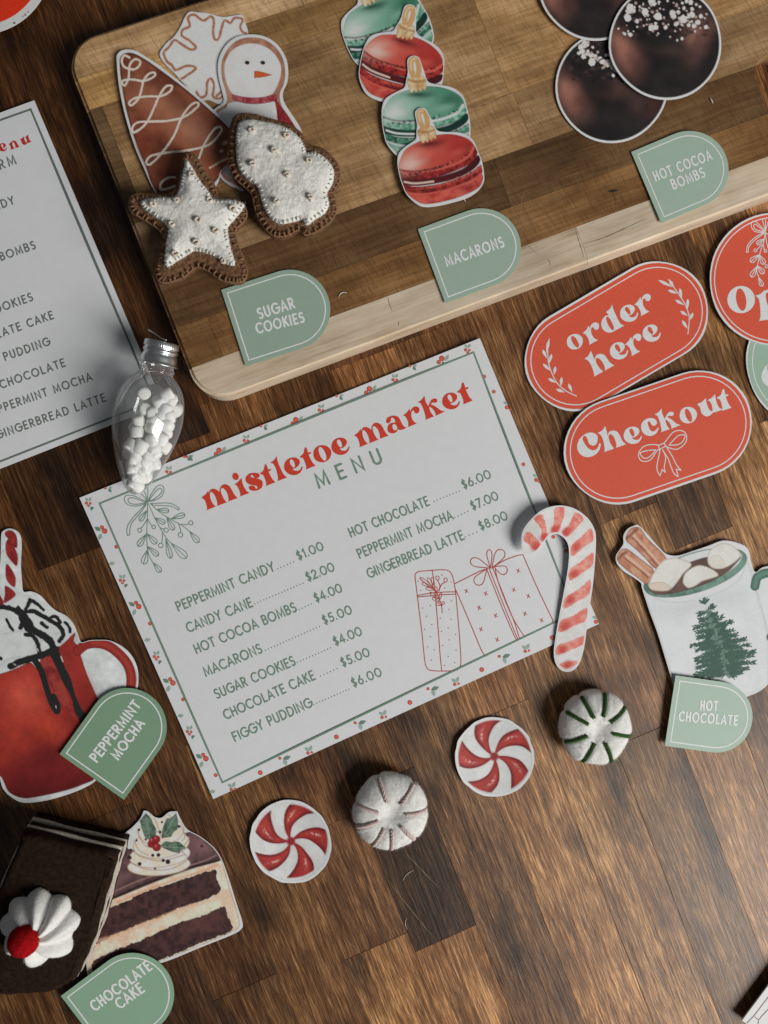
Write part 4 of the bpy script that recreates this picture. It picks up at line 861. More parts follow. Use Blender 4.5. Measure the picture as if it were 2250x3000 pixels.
# ---- hot cocoa bombs
def bomb(label, cx, cy, rx, ry, z, seed, kind, lift=None):
    ol = [(cx+(rx+4*math.sin(3*t+seed)+3*math.sin(5*t))*math.cos(t), cy+(ry+4*math.cos(2*t+seed))*math.sin(t)) for t in np.linspace(0, 2*math.pi, 64, endpoint=False)]
    def paint(a):
        D = (40,35,36)
        a.fill(c11(offset_poly(ol, 15)), D, 1.2, col2=(30,27,28), ns=50, seed=seed, edge=(34,28,30), ew=3)
        b = lambda x, y, r1, r2, g, c, op: a.blob(*c11([(cx+x, cy+y)])[0], r1/2.37, r2/2.37, g, c, op)
        b(-290,60,70,150,-25,(160,108,92),0.95); b(-240,110,70,90,-30,(104,68,60),0.7); b(-170,160,60,60,0,(96,64,58),0.6)
        if kind != 1: b(215,-75,70,100,15,(180,130,114),0.98); b(230,10,60,120,15,(100,66,62),0.7); b(300,-110,60,60,0,(110,74,64),0.6)
        else: b(40,20,120,60,10,(92,62,54),0.6); b(280,130,60,120,20,(78,46,38),0.7)
        b(60,60,150,45,5,(84,62,56),0.55); b(60,220,180,60,0,(58,48,48),0.6); b(160,130,60,60,0,(110,80,72),0.4); b(-60,0,90,50,20,(30,26,27),0.7)
        b(0,-170,330,130,0,(34,29,31),0.8); b(30,190,260,110,0,(28,26,27),0.55)
        a.c *= 1+(fbm(a.X, a.Y, 44, seed, 4)-0.5)[..., None]*0.9
        a.fill(c11(ol), (204,206,206), 1.0, op=0) 
        rs = np.random.RandomState(seed)
        for i in range(120):     # dark crumbs
            x = rs.uniform(-320,320); y = rs.uniform(-370,-40)
            if (x/330)**2+((y)/375)**2 < 1: b(x, y, 14, 12, 0, (74,56,56) if rs.rand() < .5 else (22,18,20), 0.7)
        n = 210 if kind != 1 else 100
        for i in range(n):
            x = rs.uniform(-330,320); y = -370+abs(rs.randn())*175
            if kind == 1:
                x = rs.uniform(-290,120); y = -330+(x+290)*0.62+rs.randn()*38
            if (x/352)**2+(y/372)**2 > 0.94 or y > -30-(x/9)**2*0.05+25: continue
            r = 1.18*rs.choice([7,10,14,20,27], p=[.34,.30,.21,.11,.04])*(0.8 if y > -120 else 1); k = rs.randint(5,8); ph = rs.rand()*6
            pts = [(cx+x+r*rs.uniform(.7,1.15)*math.cos(ph+j*2*math.pi/k), cy+y+r*rs.uniform(.7,1.2)*math.sin(ph+j*2*math.pi/k)) for j in range(k)]
            a.fill(c11(pts), [(206,203,200),(198,186,180),(176,146,136)][0 if r > 12 else rs.randint(0,3)], 0.9, edge=(160,148,146), ew=1.5)
        w_ = sdf(a.X, a.Y, c11(offset_poly(ol, 14))); a.c = np.where((w_ > 0.6)[..., None], alb((205,207,207), a.w), a.c)
    return cutout('cocoa_bomb_cutout', label, 'paper cutout', c11(ol), z, paint, 200, lift, 'hot cocoa bomb cutouts', inset=1.5)
bomb('dark cocoa bomb cutout at the lower left of the three cocoa bombs', 573, 602, 391, 387, BT+0.0012, 3, 1)
bomb('upper left cocoa bomb cutout, cut off by the top of the photo', 455, -110, 384, 393, BT+0.0026, 5, 0)
bomb('topmost cocoa bomb cutout covered with white peppermint crumbs, overlapping the other two', 948, 296, 391, 397, BT+0.0040, 11, 2)
# ---- cookie cut-outs on the board
def p_snowflake(a):
    a.fill(c16([(0,0),(1200,0),(1200,1200),(0,1200)]), (196,196,194), 1, col2=(206,207,206), ns=30, seed=2)
    sets = [[(1098,205),(1060,195),(1045,160),(1062,118),(1010,110),(985,140),(950,125),(932,170),(915,232),(890,238),(880,190),(885,135),(868,100),(820,125),(765,90),(728,108),(738,158),(697,180),(690,215),(740,250),(775,288),(745,302),(690,270),(645,245),(608,290),(580,322),(600,372),(632,400),(655,425),(720,400),(772,410),(755,435),(690,478),(670,492)],
            [(690,510),(715,520)], [(780,560),(800,592),(838,575),(845,500),(868,478),(885,520),(880,585),(915,600),(935,585)], [(900,585),(925,560)]]
    for p in sets:
        pc = c16(cr(p, False, 6)); a.line(pc, 19/2.074, (192,166,148), 3.2, 0.8); a.line(pc, 13/2.074, (146,92,68), 1.5, 0.95, var=3); 
    a.mottle(14, .05)
cutout('snowflake_cookie_cutout', 'white snowflake sugar cookie cutout with brown scalloped edge behind the snowman', 'paper cutout', c16(cr([(555,325),(600,258),(640,225),(680,165),(705,110),(735,72),(790,75),(850,80),(940,103),(1050,90),(1072,130),(1095,210),(1100,400),(1000,560),(930,632),(850,606),(800,606),(700,505),(640,440),(585,385)], True, 4)), BT+0.0005, p_snowflake, 188)
def p_tree(a):
    ol = [(312,400),(318,345),(352,322),(400,325),(470,362),(560,425),(660,500),(760,580),(860,668),(950,750),(1010,820),(1100,980),(960,1040),(890,1110),(840,1180),(560,1200),(470,1010),(405,850),(355,680),(325,520)]
    a.fill(c16(cr(ol, True, 4)), (128,72,50), 1.4, col2=(92,46,32), ns=60, seed=4, edge=(72,32,26), ew=9)
    a.blob(*c16([(560,640)])[0], 90, 40, 35, (158,106,82), .65); a.blob(*c16([(760,800)])[0], 60, 40, 30, (166,118,94), .6); a.blob(*c16([(450,900)])[0], 40, 50, 0, (110,46,30), .5); a.blob(*c16([(420,480)])[0], 20, 40, 0, (140,88,66), .5); a.blob(*c16([(640,1000)])[0], 70, 30, 10, (136,80,52), .5)
    a.mottle(20, .3)
    for p in ([(372,350),(340,338),(325,370),(342,408),(395,422),(430,402),(436,372),(408,360),(378,385),(370,430),(365,482),(342,520),(325,500),(350,485),(400,484),(460,492),(520,466),(525,442),(492,448),(458,490),(432,590),(385,640),(370,625),(402,598),(480,586),(560,585),(618,555),(630,522),(592,528),(550,590),(480,740),(405,803),(388,782),(420,745),(520,738),(600,735),(700,712),(780,655),(790,627),(750,635),(690,712),(640,830),(560,940),(495,1000),(474,982),(510,945),(620,925),(700,918),(850,882),(925,805),(925,772),(885,788),(830,870),(795,960)],
              [(560,1150),(565,1110),(610,1080),(650,1078)], [(565,1152),(600,1148),(650,1130)]):
        q = c16(cr(p, False, 5)); a.line(q, 19/2.074, (84,42,30), 2.5, 0.55); a.line(q, 13.5/2.074, (204,186,172), 1.0, 1, var=1.5)
    for x, y, rx, ry in ((955,868,18,10),(930,918,12,8)): a.blob(*c16([(x,y)])[0], rx/2, ry/2, -20, (205,180,160), .9)
    a.line(c16(cr([(860,1020),(920,985),(990,950),(1040,900)], False, 4)), 6, (200,178,160)); a.line(c16(cr([(870,1010),(980,925)], False, 4)), 4, (150,96,70), 1.5, .7)
cutout('tree_cookie_cutout', 'brown gingerbread tree cutout with looping white icing at the left end of the cutting board', 'paper cutout', c16(cr([(295,385),(298,330),(335,303),(400,305),(465,340),(560,402),(660,482),(760,560),(870,655),(965,748),(1060,850),(1090,960),(990,992),(930,1040),(910,1110),(860,1160),(700,1200),(555,1200),(450,1000),(390,850),(340,680),(308,520)], True, 4)), BT+0.0026, p_tree, 190)
def p_snowman(a):
    a.fill(c16(cr([(930,400),(945,340),(985,280),(1040,240),(1110,228),(1190,240),(1262,290),(1305,360),(1318,440),(1310,510),(1285,570),(1295,640),(1345,715),(1395,800),(1425,900),(1425,1000),(1100,1130),(1000,1115),(930,1060),(890,900),(885,700),(960,628),(958,560),(935,480)], True, 4)), (168,126,104), 1.5, col2=(146,100,78), ns=20, seed=2, edge=(120,74,58), ew=3)
    a.fill(c16(cr([(948,420),(965,350),(1010,295),(1080,268),(1160,270),(1235,310),(1285,380),(1292,450),(1265,530),(1230,575),(1120,600),(1010,578),(965,510)], True, 4)), (203,203,201), 1.8, col2=(196,195,193), ns=40)
    a.fill(c16(cr([(905,720),(960,655),(1000,622),(1250,618),(1285,690),(1335,780),(1370,880),(1380,1000),(1100,1110),(980,1080),(930,1000)], True, 4)), (200,200,198), 1.8, col2=(190,189,188), ns=40)
    a.fill(c16(cr([(998,573,C_),(1080,590),(1180,590),(1262,574,C_),(1268,608),(1180,630),(1080,630),(998,606,C_)], True, 4)), (134,44,54), 1.2, col2=(164,84,90), ns=12, edge=(96,24,34), ew=2)
    a.fill(c16(cr([(1255,600),(1290,645),(1335,705),(1385,790),(1350,785),(1280,748),(1265,670)], True, 4)), (140,44,52), 1.2, col2=(108,26,36), ns=12, edge=(90,22,32), ew=2)
    for x in (1087,1182): a.fill(c16(ell(x,381,15,12,10,16)), (40,36,34), 1)
    a.fill(c16(cr([(1130,432,C_),(1165,434),(1240,455,C_),(1190,468),(1130,475,C_)], True, 4)), (186,84,44), 1.0, edge=(120,44,26), ew=2.2)
cutout('snowman_cookie_cutout', 'snowman cookie cutout with orange nose and dark red scarf, partly under the felt tree', 'paper cutout', c16(cr([(908,405),(920,340),(960,270),(1020,225),(1100,209),(1190,220),(1270,270),(1322,350),(1337,430),(1330,500),(1305,560),(1312,620),(1362,700),(1412,780),(1440,880),(1445,1000),(1100,1150),(1020,1142),(960,1112),(905,1050),(870,900),(868,695),(940,622),(935,560),(915,480)], True, 4)), BT+0.0016, p_snowman, 192)
# ---- candy cane
hook = P(1560, 1600)
def cane_lift(x, y): return 0.0062*np.clip(((y-P(1640,1960).y)/0.085), 0, 1)**2.0*np.clip((P(1745,1700).x-x)/0.055+0.25, 0.12, 1)**1.2
def p_cane(a):
    a.fill(c9([(700,200),(1600,200),(1600,1600),(700,1600)]), (200,197,194), 1, col2=(206,205,204), ns=22, seed=6)
    S = [([(893,545),(920,490),(965,520),(1018,590),(985,620),(940,590)], (975,595)), ([(962,400),(1018,372),(1045,440),(1058,520),(1040,558),(1018,545),(1010,470)], (1035,530)),
         ([(1112,330),(1178,328),(1165,420),(1125,500),(1080,508),(1105,430)], (1110,475)), ([(1255,360),(1320,400),(1270,460),(1200,525),(1160,490),(1215,440)], (1195,490)),
         ([(1368,470),(1390,545),(1320,600),(1240,660),(1228,590),(1300,530)], (1265,600)), ([(1388,635),(1385,720),(1320,770),(1225,830),(1225,755),(1300,700)], (1255,785)),
         ([(1370,825),(1362,925),(1290,970),(1190,1025),(1200,945),(1290,890)], (1230,965)), ([(1348,1020),(1340,1105),(1270,1140),(1155,1190),(1168,1110),(1260,1070)], (1195,1150)),
         ([(1328,1215),(1322,1275),(1240,1310),(1140,1350),(1143,1285),(1240,1250)], (1180,1310)), ([(1282,1392),(1262,1425),(1200,1440),(1165,1425),(1160,1408),(1220,1395)], (1215,1415))]
    for i, (p, d) in enumerate(S):
        a.fill(c9(cr(p, True, 5)), (222,146,132), 1.5, col2=(204,108,96), ns=13, seed=i+2, edge=(206,116,104), ew=2.5, rag=2.0)
        a.blob(*c9([d])[0], 15, 12, -30, (176,52,44), .9, 1.6); a.blob(*c9([(d[0]+14, d[1]-10)])[0], 9, 7, 0, (190,76,64), .7)
    a.mottle(8, .06)
CO = [(878,545),(890,480),(940,410),(1010,348),(1090,317),(1180,312),(1270,340),(1350,400),(1395,470),(1408,540),(1402,700),(1390,850),(1370,1000),(1350,1150),(1330,1300),(1300,1400),(1262,1450),(1215,1466),(1165,1450),(1130,1400),(1120,1320),(1135,1200),(1160,1050),(1190,880),(1210,750),(1217,640),(1205,575),(1170,528),(1120,505),(1072,520),(1032,570),(990,622),(950,653),(910,652),(886,612)]
cutout('candy_cane_cutout', 'red and white candy cane cutout curling over the right edge of the menu', 'paper cutout', c9(cr(CO, True, 4)), 0.0022, p_cane, 202, cane_lift, inset=4, cut=12)
# ---- round peppermint candies
def mint(label, cx, cy, rx, ry, z, a0, seed):
    ol = ell(cx, cy, rx, ry, 60, 40); rs = np.random.RandomState(seed); ol = [(x+rs.randn()*1.0, y+rs.randn()*1.0) for x, y in ol]
    def paint(a):
        (X0, Y0) = c12([(cx, cy-2)])[0]; Rm = (min(rx, ry)-12)/1.3825
        a.fill(c12(offset_poly(cr(ol, True, 3), 11)), (200,201,200), 2, col2=(188,189,188), ns=28, seed=seed, edge=(160,162,162), ew=2.5)
        dx, dy = a.X-X0, a.Y-Y0; r = np.hypot(dx, dy)/Rm; th = np.degrees(np.arctan2(dy, dx))
        ph = (th-a0-42*np.clip(r, 0, 1.1)**1.25+(fbm(a.X, a.Y, 40, seed, 1)-.5)*6) % 72
        wd = 27+12*sst(0.1, 1.0, r); ctr = 36; dd = np.abs(ph-ctr); e = (wd/2+2-dd)*r*Rm*math.pi/180
        m = sst(-1.2, 1.2, e)*sst(1.02, .97, r); m = np.maximum(m, sst(.16, .08, r))
        base = alb((136,36,36), a.w); lt = alb((170,58,50), a.w); dk = alb((98,22,26), a.w); t = np.clip(fbm(a.X, a.Y, 26, seed+3, 3)*1.4-.2, 0, 1)
        C = base*(1-t[..., None])+lt*t[..., None]; k = sst(wd/2, wd/2-9, dd); C = dk*(1-k[..., None])*.9+C*(.1+.9*k[..., None]); C = np.where((r < .3)[..., None], base*.8+C*.2, C)
        gl = np.exp(-((ph-ctr+4)/3.0)**2)*np.exp(-((r-.68)/.13)**2)*.85*(fbm(a.X, a.Y, 5, seed+1, 2) > .42)
        C = C*(1-gl[..., None])+alb((214,170,160), a.w)*gl[..., None]
        pk = sst(-9, 0, e)*sst(1, .9, r)*.28*fbm(a.X, a.Y, 20, seed+9, 2); a.c = a.c*(1-pk[..., None])+alb((190,130,120), a.w)*pk[..., None]
        a.c = a.c*(1-m[..., None])+C*m[..., None]
    cutout('peppermint_cutout', label, 'paper cutout', c12(cr(ol, True, 3)), z, paint, 196, lambda x, y: 0.0010*((x-P(*c12([(cx,cy)])[0]).x)/.02)**2, 'round peppermint candy cutouts', inset=2)
mint('round peppermint swirl cutout on the left, beside the cake picture', 210, 713, 172, 162, 0.0012, -148, 2)
mint('round peppermint swirl cutout below the menu card, between the two felt candies', 1034, 370, 162, 160, 0.0012, -178, 9)
# ---- mug of hot chocolate
def p_mug(a):
    K_ = c13; C = lambda p: K_(cr(p, True, 5))
    a.fill(K_([(100,0),(2500,0),(2500,2000),(100,2000)]), (206,208,209), 1)
    a.fill(C([(410,700),(600,770),(900,745),(1200,600),(1290,430),(1350,600),(1400,780),(1450,950),(1475,1100),(1475,1480),(1400,1545),(1100,1640),(700,1640),(650,1440),(600,1310),(520,1050),(455,870)]), (202,205,207), 3, col2=(208,210,211), ns=70, edge=(188,191,193), ew=7)
    a.line(K_(cr([(1330,480),(1390,720),(1450,940),(1500,1150)], False, 5)), 3, (176,180,182), 4, .6); a.blob(*K_([(900,800)])[0], 140, 22, -14, (190,193,196), .7)
    G1, G2, G3 = (66,106,92), (110,142,128), (44,78,66)
    hd = K_(cr([(1360,640),(1385,560),(1475,525),(1600,530),(1720,620),(1740,800),(1660,960),(1500,1080)], False, 6)); a.line(hd, 27, G3, 1.2); a.line(hd, 22, G1, 2.5); a.line(hd, 8, G2, 5, .6)
    a.fill(K_(ell(842,522,468,172,-17.5,60)), G1, 1.2, col2=G2, ns=24, seed=4, edge=G3, ew=3)
    a.fill(K_(ell(838,497,424,138,-17.5,60)), (203,205,205), 1.5)
    a.fill(K_(cr([(432,660),(480,590),(640,500),(800,430),(960,385),(1100,400),(1235,385),(1200,440),(1120,520),(980,600),(820,660),(620,708),(500,708)], True, 5)), (78,56,50), 1.4, col2=(98,72,62), ns=30, seed=5, edge=(56,38,34), ew=3)
    a.fill(K_([(928,800),(960,850),(1000,870),(1020,940),(1090,950),(1110,1030),(1160,1080),(1220,1120),(1250,1180),(1290,1220),(1270,1290),(1200,1350),(1140,1425),(1060,1400),(960,1390),(920,1330),(930,1270),(900,1230),(930,1180),(880,1150),(930,1100),(920,1040),(940,980),(925,900)]), (58,92,79), 3, col2=(80,112,98), ns=8, rag=9, op=.92)
    for p, c2_ in (([(240,205),(280,142),(350,130),(385,165),(430,230),(595,408),(500,488),(400,392),(300,300),(242,252)], 0), ([(163,375),(185,335),(225,315),(265,325),(330,375),(420,445),(480,505),(430,622),(330,560),(240,495),(170,428)], 1)):
        a.fill(C([q for q in p]), (172,112,86), 1.3, col2=(196,146,118), ns=16, seed=6+c2_, edge=(112,60,44), ew=4)
    for p in ([(290,215),(400,330),(515,465)], [(225,395),(330,475),(430,560)]): a.line(K_(p), 3.5, (110,58,42), 1.5, .85); a.line(K_([(x+18, y-14) for x, y in p]), 7, (214,182,160), 3, .7)
    for p in ([(250,225),(300,180),(340,150)], [(175,405),(215,360),(250,345)]): a.line(K_(cr(p, False, 4)), 7, (116,66,50), 2.5, .8)
    MC = (212,211,205)
    for p, e in (([(436,640),(445,600),(480,520),(560,420),(620,400),(690,397),(780,428),(808,462),(740,530),(690,600),(630,665),(560,682),(470,672)], 0), ([(733,590),(755,525),(830,472),(900,460),(1000,500),(1042,547),(980,575),(900,600),(840,640),(780,656),(742,625)], 1), ([(948,400),(970,330),(1030,285),(1100,268),(1180,300),(1237,368),(1190,430),(1100,482),(1010,490),(958,455)], 2)):
        a.fill(C(p), MC, 1.5, col2=(205,203,196), ns=30, seed=e, edge=(172,162,150), ew=4.5)
    a.fill(C([(440,625),(500,605),(570,610),(632,650),(600,680),(520,682),(455,668)]), (204,190,176), 2, edge=(170,148,132), ew=3); a.fill(C([(985,380),(1040,375),(1085,410),(1100,480),(1010,488),(960,440)]), (206,200,188), 2, edge=(180,168,152), ew=3, op=.8)
mug = cutout('mug_cutout', 'white mug of hot chocolate cutout with green rim, cinnamon sticks and a green tree', 'paper cutout',
    c13(cr([(340,108,C_),(390,150),(460,230),(560,340),(620,372),(700,375),(820,337),(960,290),(1040,258),(1100,246),(1180,258),(1270,292),(1308,340),(1325,420),(1362,520),(1420,482),(1500,466),(1640,475),(1780,560),(1830,780),(1760,980),(1600,1140),(1500,1200),(1500,1440),(1475,1490),(1400,1550),(1320,1585),(1100,1660),(720,1670),(650,1480),(600,1320),(520,1060),(450,870),(400,720),(378,650),(368,610),(300,560),(220,510),(160,440),(155,375),(190,320),(218,272),(220,200),(262,140)], True, 4)), 0.0016, p_mug, 206, inset=2, lift=tilt_from((2250,1900), 0.012, 170))
bm = mug.new(); rs = np.random.RandomState(8)
trunk = [(930,790),(965,900),(1000,1010),(1045,1120),(1085,1220),(1110,1330),(1125,1425)]
brs = [((930,800),(905,765)),((930,800),(935,760)),((945,860),(872,880)),((945,850),(1000,812)),((965,910),(880,935)),((960,900),(1035,885)),((980,960),(830,1000)),((985,960),(1075,905)),((1000,1010),(850,1040)),((1000,1000),(1160,945)),((1015,1050),(860,1085)),((1030,1060),(1170,1020)),
       ((1040,1110),(805,1155)),((1040,1100),(1200,1060)),((1055,1150),(850,1190)),((1060,1140),(1275,1100)),((1075,1190),(845,1270)),((1070,1180),(1310,1150)),((1085,1240),(860,1300)),((1085,1230),(1360,1205)),((1095,1280),(855,1345)),((1095,1270),(1340,1240)),((1105,1330),(870,1390)),((1105,1320),(1360,1300)),((1115,1370),(840,1412)),((1110,1360),(1300,1350)),((1120,1400),(900,1420)),((1120,1400),(1250,1385)),((1060,1150),(1010,1330)),((1090,1200),(1200,1330)),((1080,1180),(1150,1100)),((1000,1000),(940,1120)),((1040,1080),(1100,980)),((1100,1300),(1180,1420)),((1095,1290),(990,1410))]
for bb_ in brs:
    b0, b1 = np.array(bb_[0], float), np.array(bb_[1], float); d = b1-b0; L = np.linalg.norm(d); u = d/L; v = np.array([-u[1], u[0]])
    mug.stroke(bm, c13([tuple(b0), tuple(b0+u*L*.5+np.array([0,4])), tuple(b1)]), 2.2, layer=2, caps=False)
    for k in range(int(L/2.6)):
        t = rs.uniform(.06, 1); p = b0+u*L*t; sgn = 1 if k % 2 else -1; ln_ = rs.uniform(26, 50)*(1.15-.45*t); g = rs.uniform(.35,.8)*sgn
        q = p+(u*math.cos(g)+v*math.sin(g))*ln_; mug.stroke(bm, c13([tuple(p), tuple(q)]), rs.uniform(1.5,2.5), layer=2, caps=False)
mug.add('pine_tree_print', bm, ink('pine_green_ink', (54,86,74), 206))
# ---- peppermint mocha mug
def p_mocha(a):
    K_ = c14; C = lambda p: K_(cr(p, True, 5))
    a.fill(K_([(-600,-100),(1100,-100),(1100,2300),(-600,2300)]), (180,183,182), 1)
    a.fill(C([(-320,1250),(-100,1190),(0,1165),(110,1128),(215,1083),(262,1120),(300,1060),(420,975),(500,905),(512,868),(530,858),(542,880),(532,930),(562,968),(590,1060),(640,1200),(718,1370),(780,1480),(760,1700),(700,1900),(600,1962),(450,2012),(250,2055),(150,2058),(60,2012),(0,1900),(-120,1860),(-300,1700)]), (140,42,33), 1.5, col2=(84,18,20), grad=(K_([(150,1250)])[0], K_([(420,2000)])[0]), ns=70, seed=3, edge=(84,20,22), ew=5)
    a.blob(*K_([(180,1330)])[0], 60, 60, 0, (176,74,58), .8); a.blob(*K_([(350,1550)])[0], 80, 40, 20, (166,58,40), .7); a.blob(*K_([(330,1760)])[0], 60, 25, 0, (88,22,24), .6); a.blob(*K_([(100,1600)])[0], 50, 60, 0, (158,54,40), .5); a.blob(*K_([(500,1060)])[0], 30, 50, 0, (120,40,38), .7); a.blob(*K_([(640,1300)])[0], 25, 50, -20, (112,34,32), .6)
    a.mottle(40, .5, 3); a.mottle(12, .3)
    hd = K_(cr([(560,1000),(620,955),(700,945),(780,965),(860,1025),(920,1100),(945,1190),(935,1290),(880,1400),(780,1460)], False, 6)); a.line(hd, 29, (84,22,24), 1.2); a.line(hd, 25, (128,38,34), 2.2, var=3); a.line(hd[10:40], 9, (158,66,54), 6, .5)
    a.fill(C([(290,1060),(330,1030),(365,1050),(400,1120),(450,1230),(490,1330),(530,1450),(555,1500),(500,1440),(430,1360),(380,1280),(330,1180),(300,1110)]), (138,52,46), 1.5, col2=(104,32,34), ns=20)
    # cream
    a.fill(C([(-200,900),(-60,700),(0,660),(60,640),(165,590),(280,620),(340,690),(440,740),(510,800),(545,850),(500,900),(420,960),(330,1010),(220,1040),(100,1110),(0,1150),(-200,1200)]), (184,187,186), 1.5, col2=(176,178,178), ns=30, seed=4)
    for p in ([(0,1110),(60,1060),(140,1040)], [(250,970),(300,930),(310,890)], [(30,880),(120,860),(200,860)], [(400,880),(440,860)]): a.line(K_(cr(p, False, 4)), 4, (150,152,154), 4, .6)
    BK = (30,30,30)
    def dr(p, w_, var=4): a.line(K_(cr(p, False, 6)), w_*1.22/2.458, BK, 1.1, 1, var=var)
    dr([(-60,700),(0,685),(60,690),(120,715),(170,770),(150,830)], 30); dr([(170,760),(195,800),(210,830)], 62); dr([(130,690),(165,720),(240,715),(300,745),(370,785),(430,825),(455,880),(430,930)], 27); dr([(215,630),(260,655),(312,705)], 20)
    dr([(205,830),(265,865),(330,900),(370,945),(385,985)], 44); dr([(185,700),(215,650)], 24); dr([(350,770),(395,752),(432,790),(425,800)], 20); dr([(468,795),(500,830),(505,862)], 16); dr([(48,775),(70,820),(95,850)], 18); dr([(300,800),(340,832)], 20)
    dr([(188,882),(238,895),(272,950),(280,1005)], 26); dr([(75,1112),(150,1078),(240,1050),(330,1020),(385,985)], 40); dr([(-10,1050),(10,1060)], 20)
    dr([(238,1055),(290,1130),(325,1230),(355,1330),(385,1400),(405,1430)], 36, 2); a.fill(C([(345,1330),(395,1310),(435,1390),(432,1445),(405,1458),(380,1430)]), BK, 1.2)
    a.fill(C([(350,1000),(420,965),(430,1010),(460,1100),(510,1200),(540,1310),(590,1420),(640,1480),(640,1520),(590,1530),(560,1480),(535,1430),(510,1330),(450,1220),(400,1110),(370,1050)]), BK, 1.2, rag=1.5)
    a.line(K_([(402,1395),(405,1412)]), 3, (150,140,138)); a.line(K_([(100,1095),(112,1102)]), 4, (140,138,138)); a.line(K_(cr([(440,1040),(452,1075)], False, 3)), 4, (176,150,146)); a.line(K_([(268,985),(276,1000)]), 4, (150,150,150))
    # striped straws
    for p in ([(33,155),(60,132),(95,140),(122,180),(123,258),(90,240),(58,195)], [(42,222),(68,200),(125,300),(122,388),(80,352),(45,298)], [(48,372),(110,462),(104,542),(45,482)], [(38,530),(102,572),(106,608),(30,655),(36,590)], [(-60,520),(28,652),(-30,670),(-80,640)]):
        a.fill(C([(x, y) for x, y in p]), (134,42,38), 1.1, col2=(112,30,32), ns=14, edge=(92,24,26), ew=2.5)
mo = cutout('mocha_mug_cutout', 'red mug cutout with whipped cream, chocolate sauce and a striped straw at the left edge', 'paper cutout',
    c14(cr([(8,175),(20,138),(65,119),(115,132),(147,170),(155,240),(150,380),(158,500),(168,572),(225,572),(290,600),(350,665),(400,708),(480,750),(530,808),(560,880),(585,938),(640,925),(700,921),(790,926),(880,968),(945,1030),(985,1110),(996,1190),(985,1290),(930,1420),(850,1520),(790,1650),(760,1850),(692,1932),(620,1980),(500,2030),(340,2076),(170,2094),(80,2052),(20,1990),(-20,1900),(-160,1880),(-340,1720),(-380,1250),(-240,860),(-150,600),(-60,450),(-10,380),(0,375,C_),(5,300)], True, 4)), 0.0014, p_mocha, 180, inset=2)
make_tag('sage green tag lettered PEPPERMINT MOCHA leaning on the red mug cutout', (175,2209), (363.3,2343.4), 294.5, 0.0030, [('PEPPERMINT',(284,2233),(413,2066),27),('MOCHA',(346,2226),(424,2120),27)], ((98,122,100),172), (-0.006, 0.008), 5.8)
make_tag('pale sage tag lettered HOT CHOCOLATE at the foot of the white mug cutout', (1976.4,1977.3), (1947.3,2184.7), 243, 0.0034, [('HOT',(2050,2078),(2099,2080.5),26),('CHOCOLATE',(1987,2110),(2158,2122.7),26)], ((160,180,164),208), (-0.004, 0.026), 5.4)
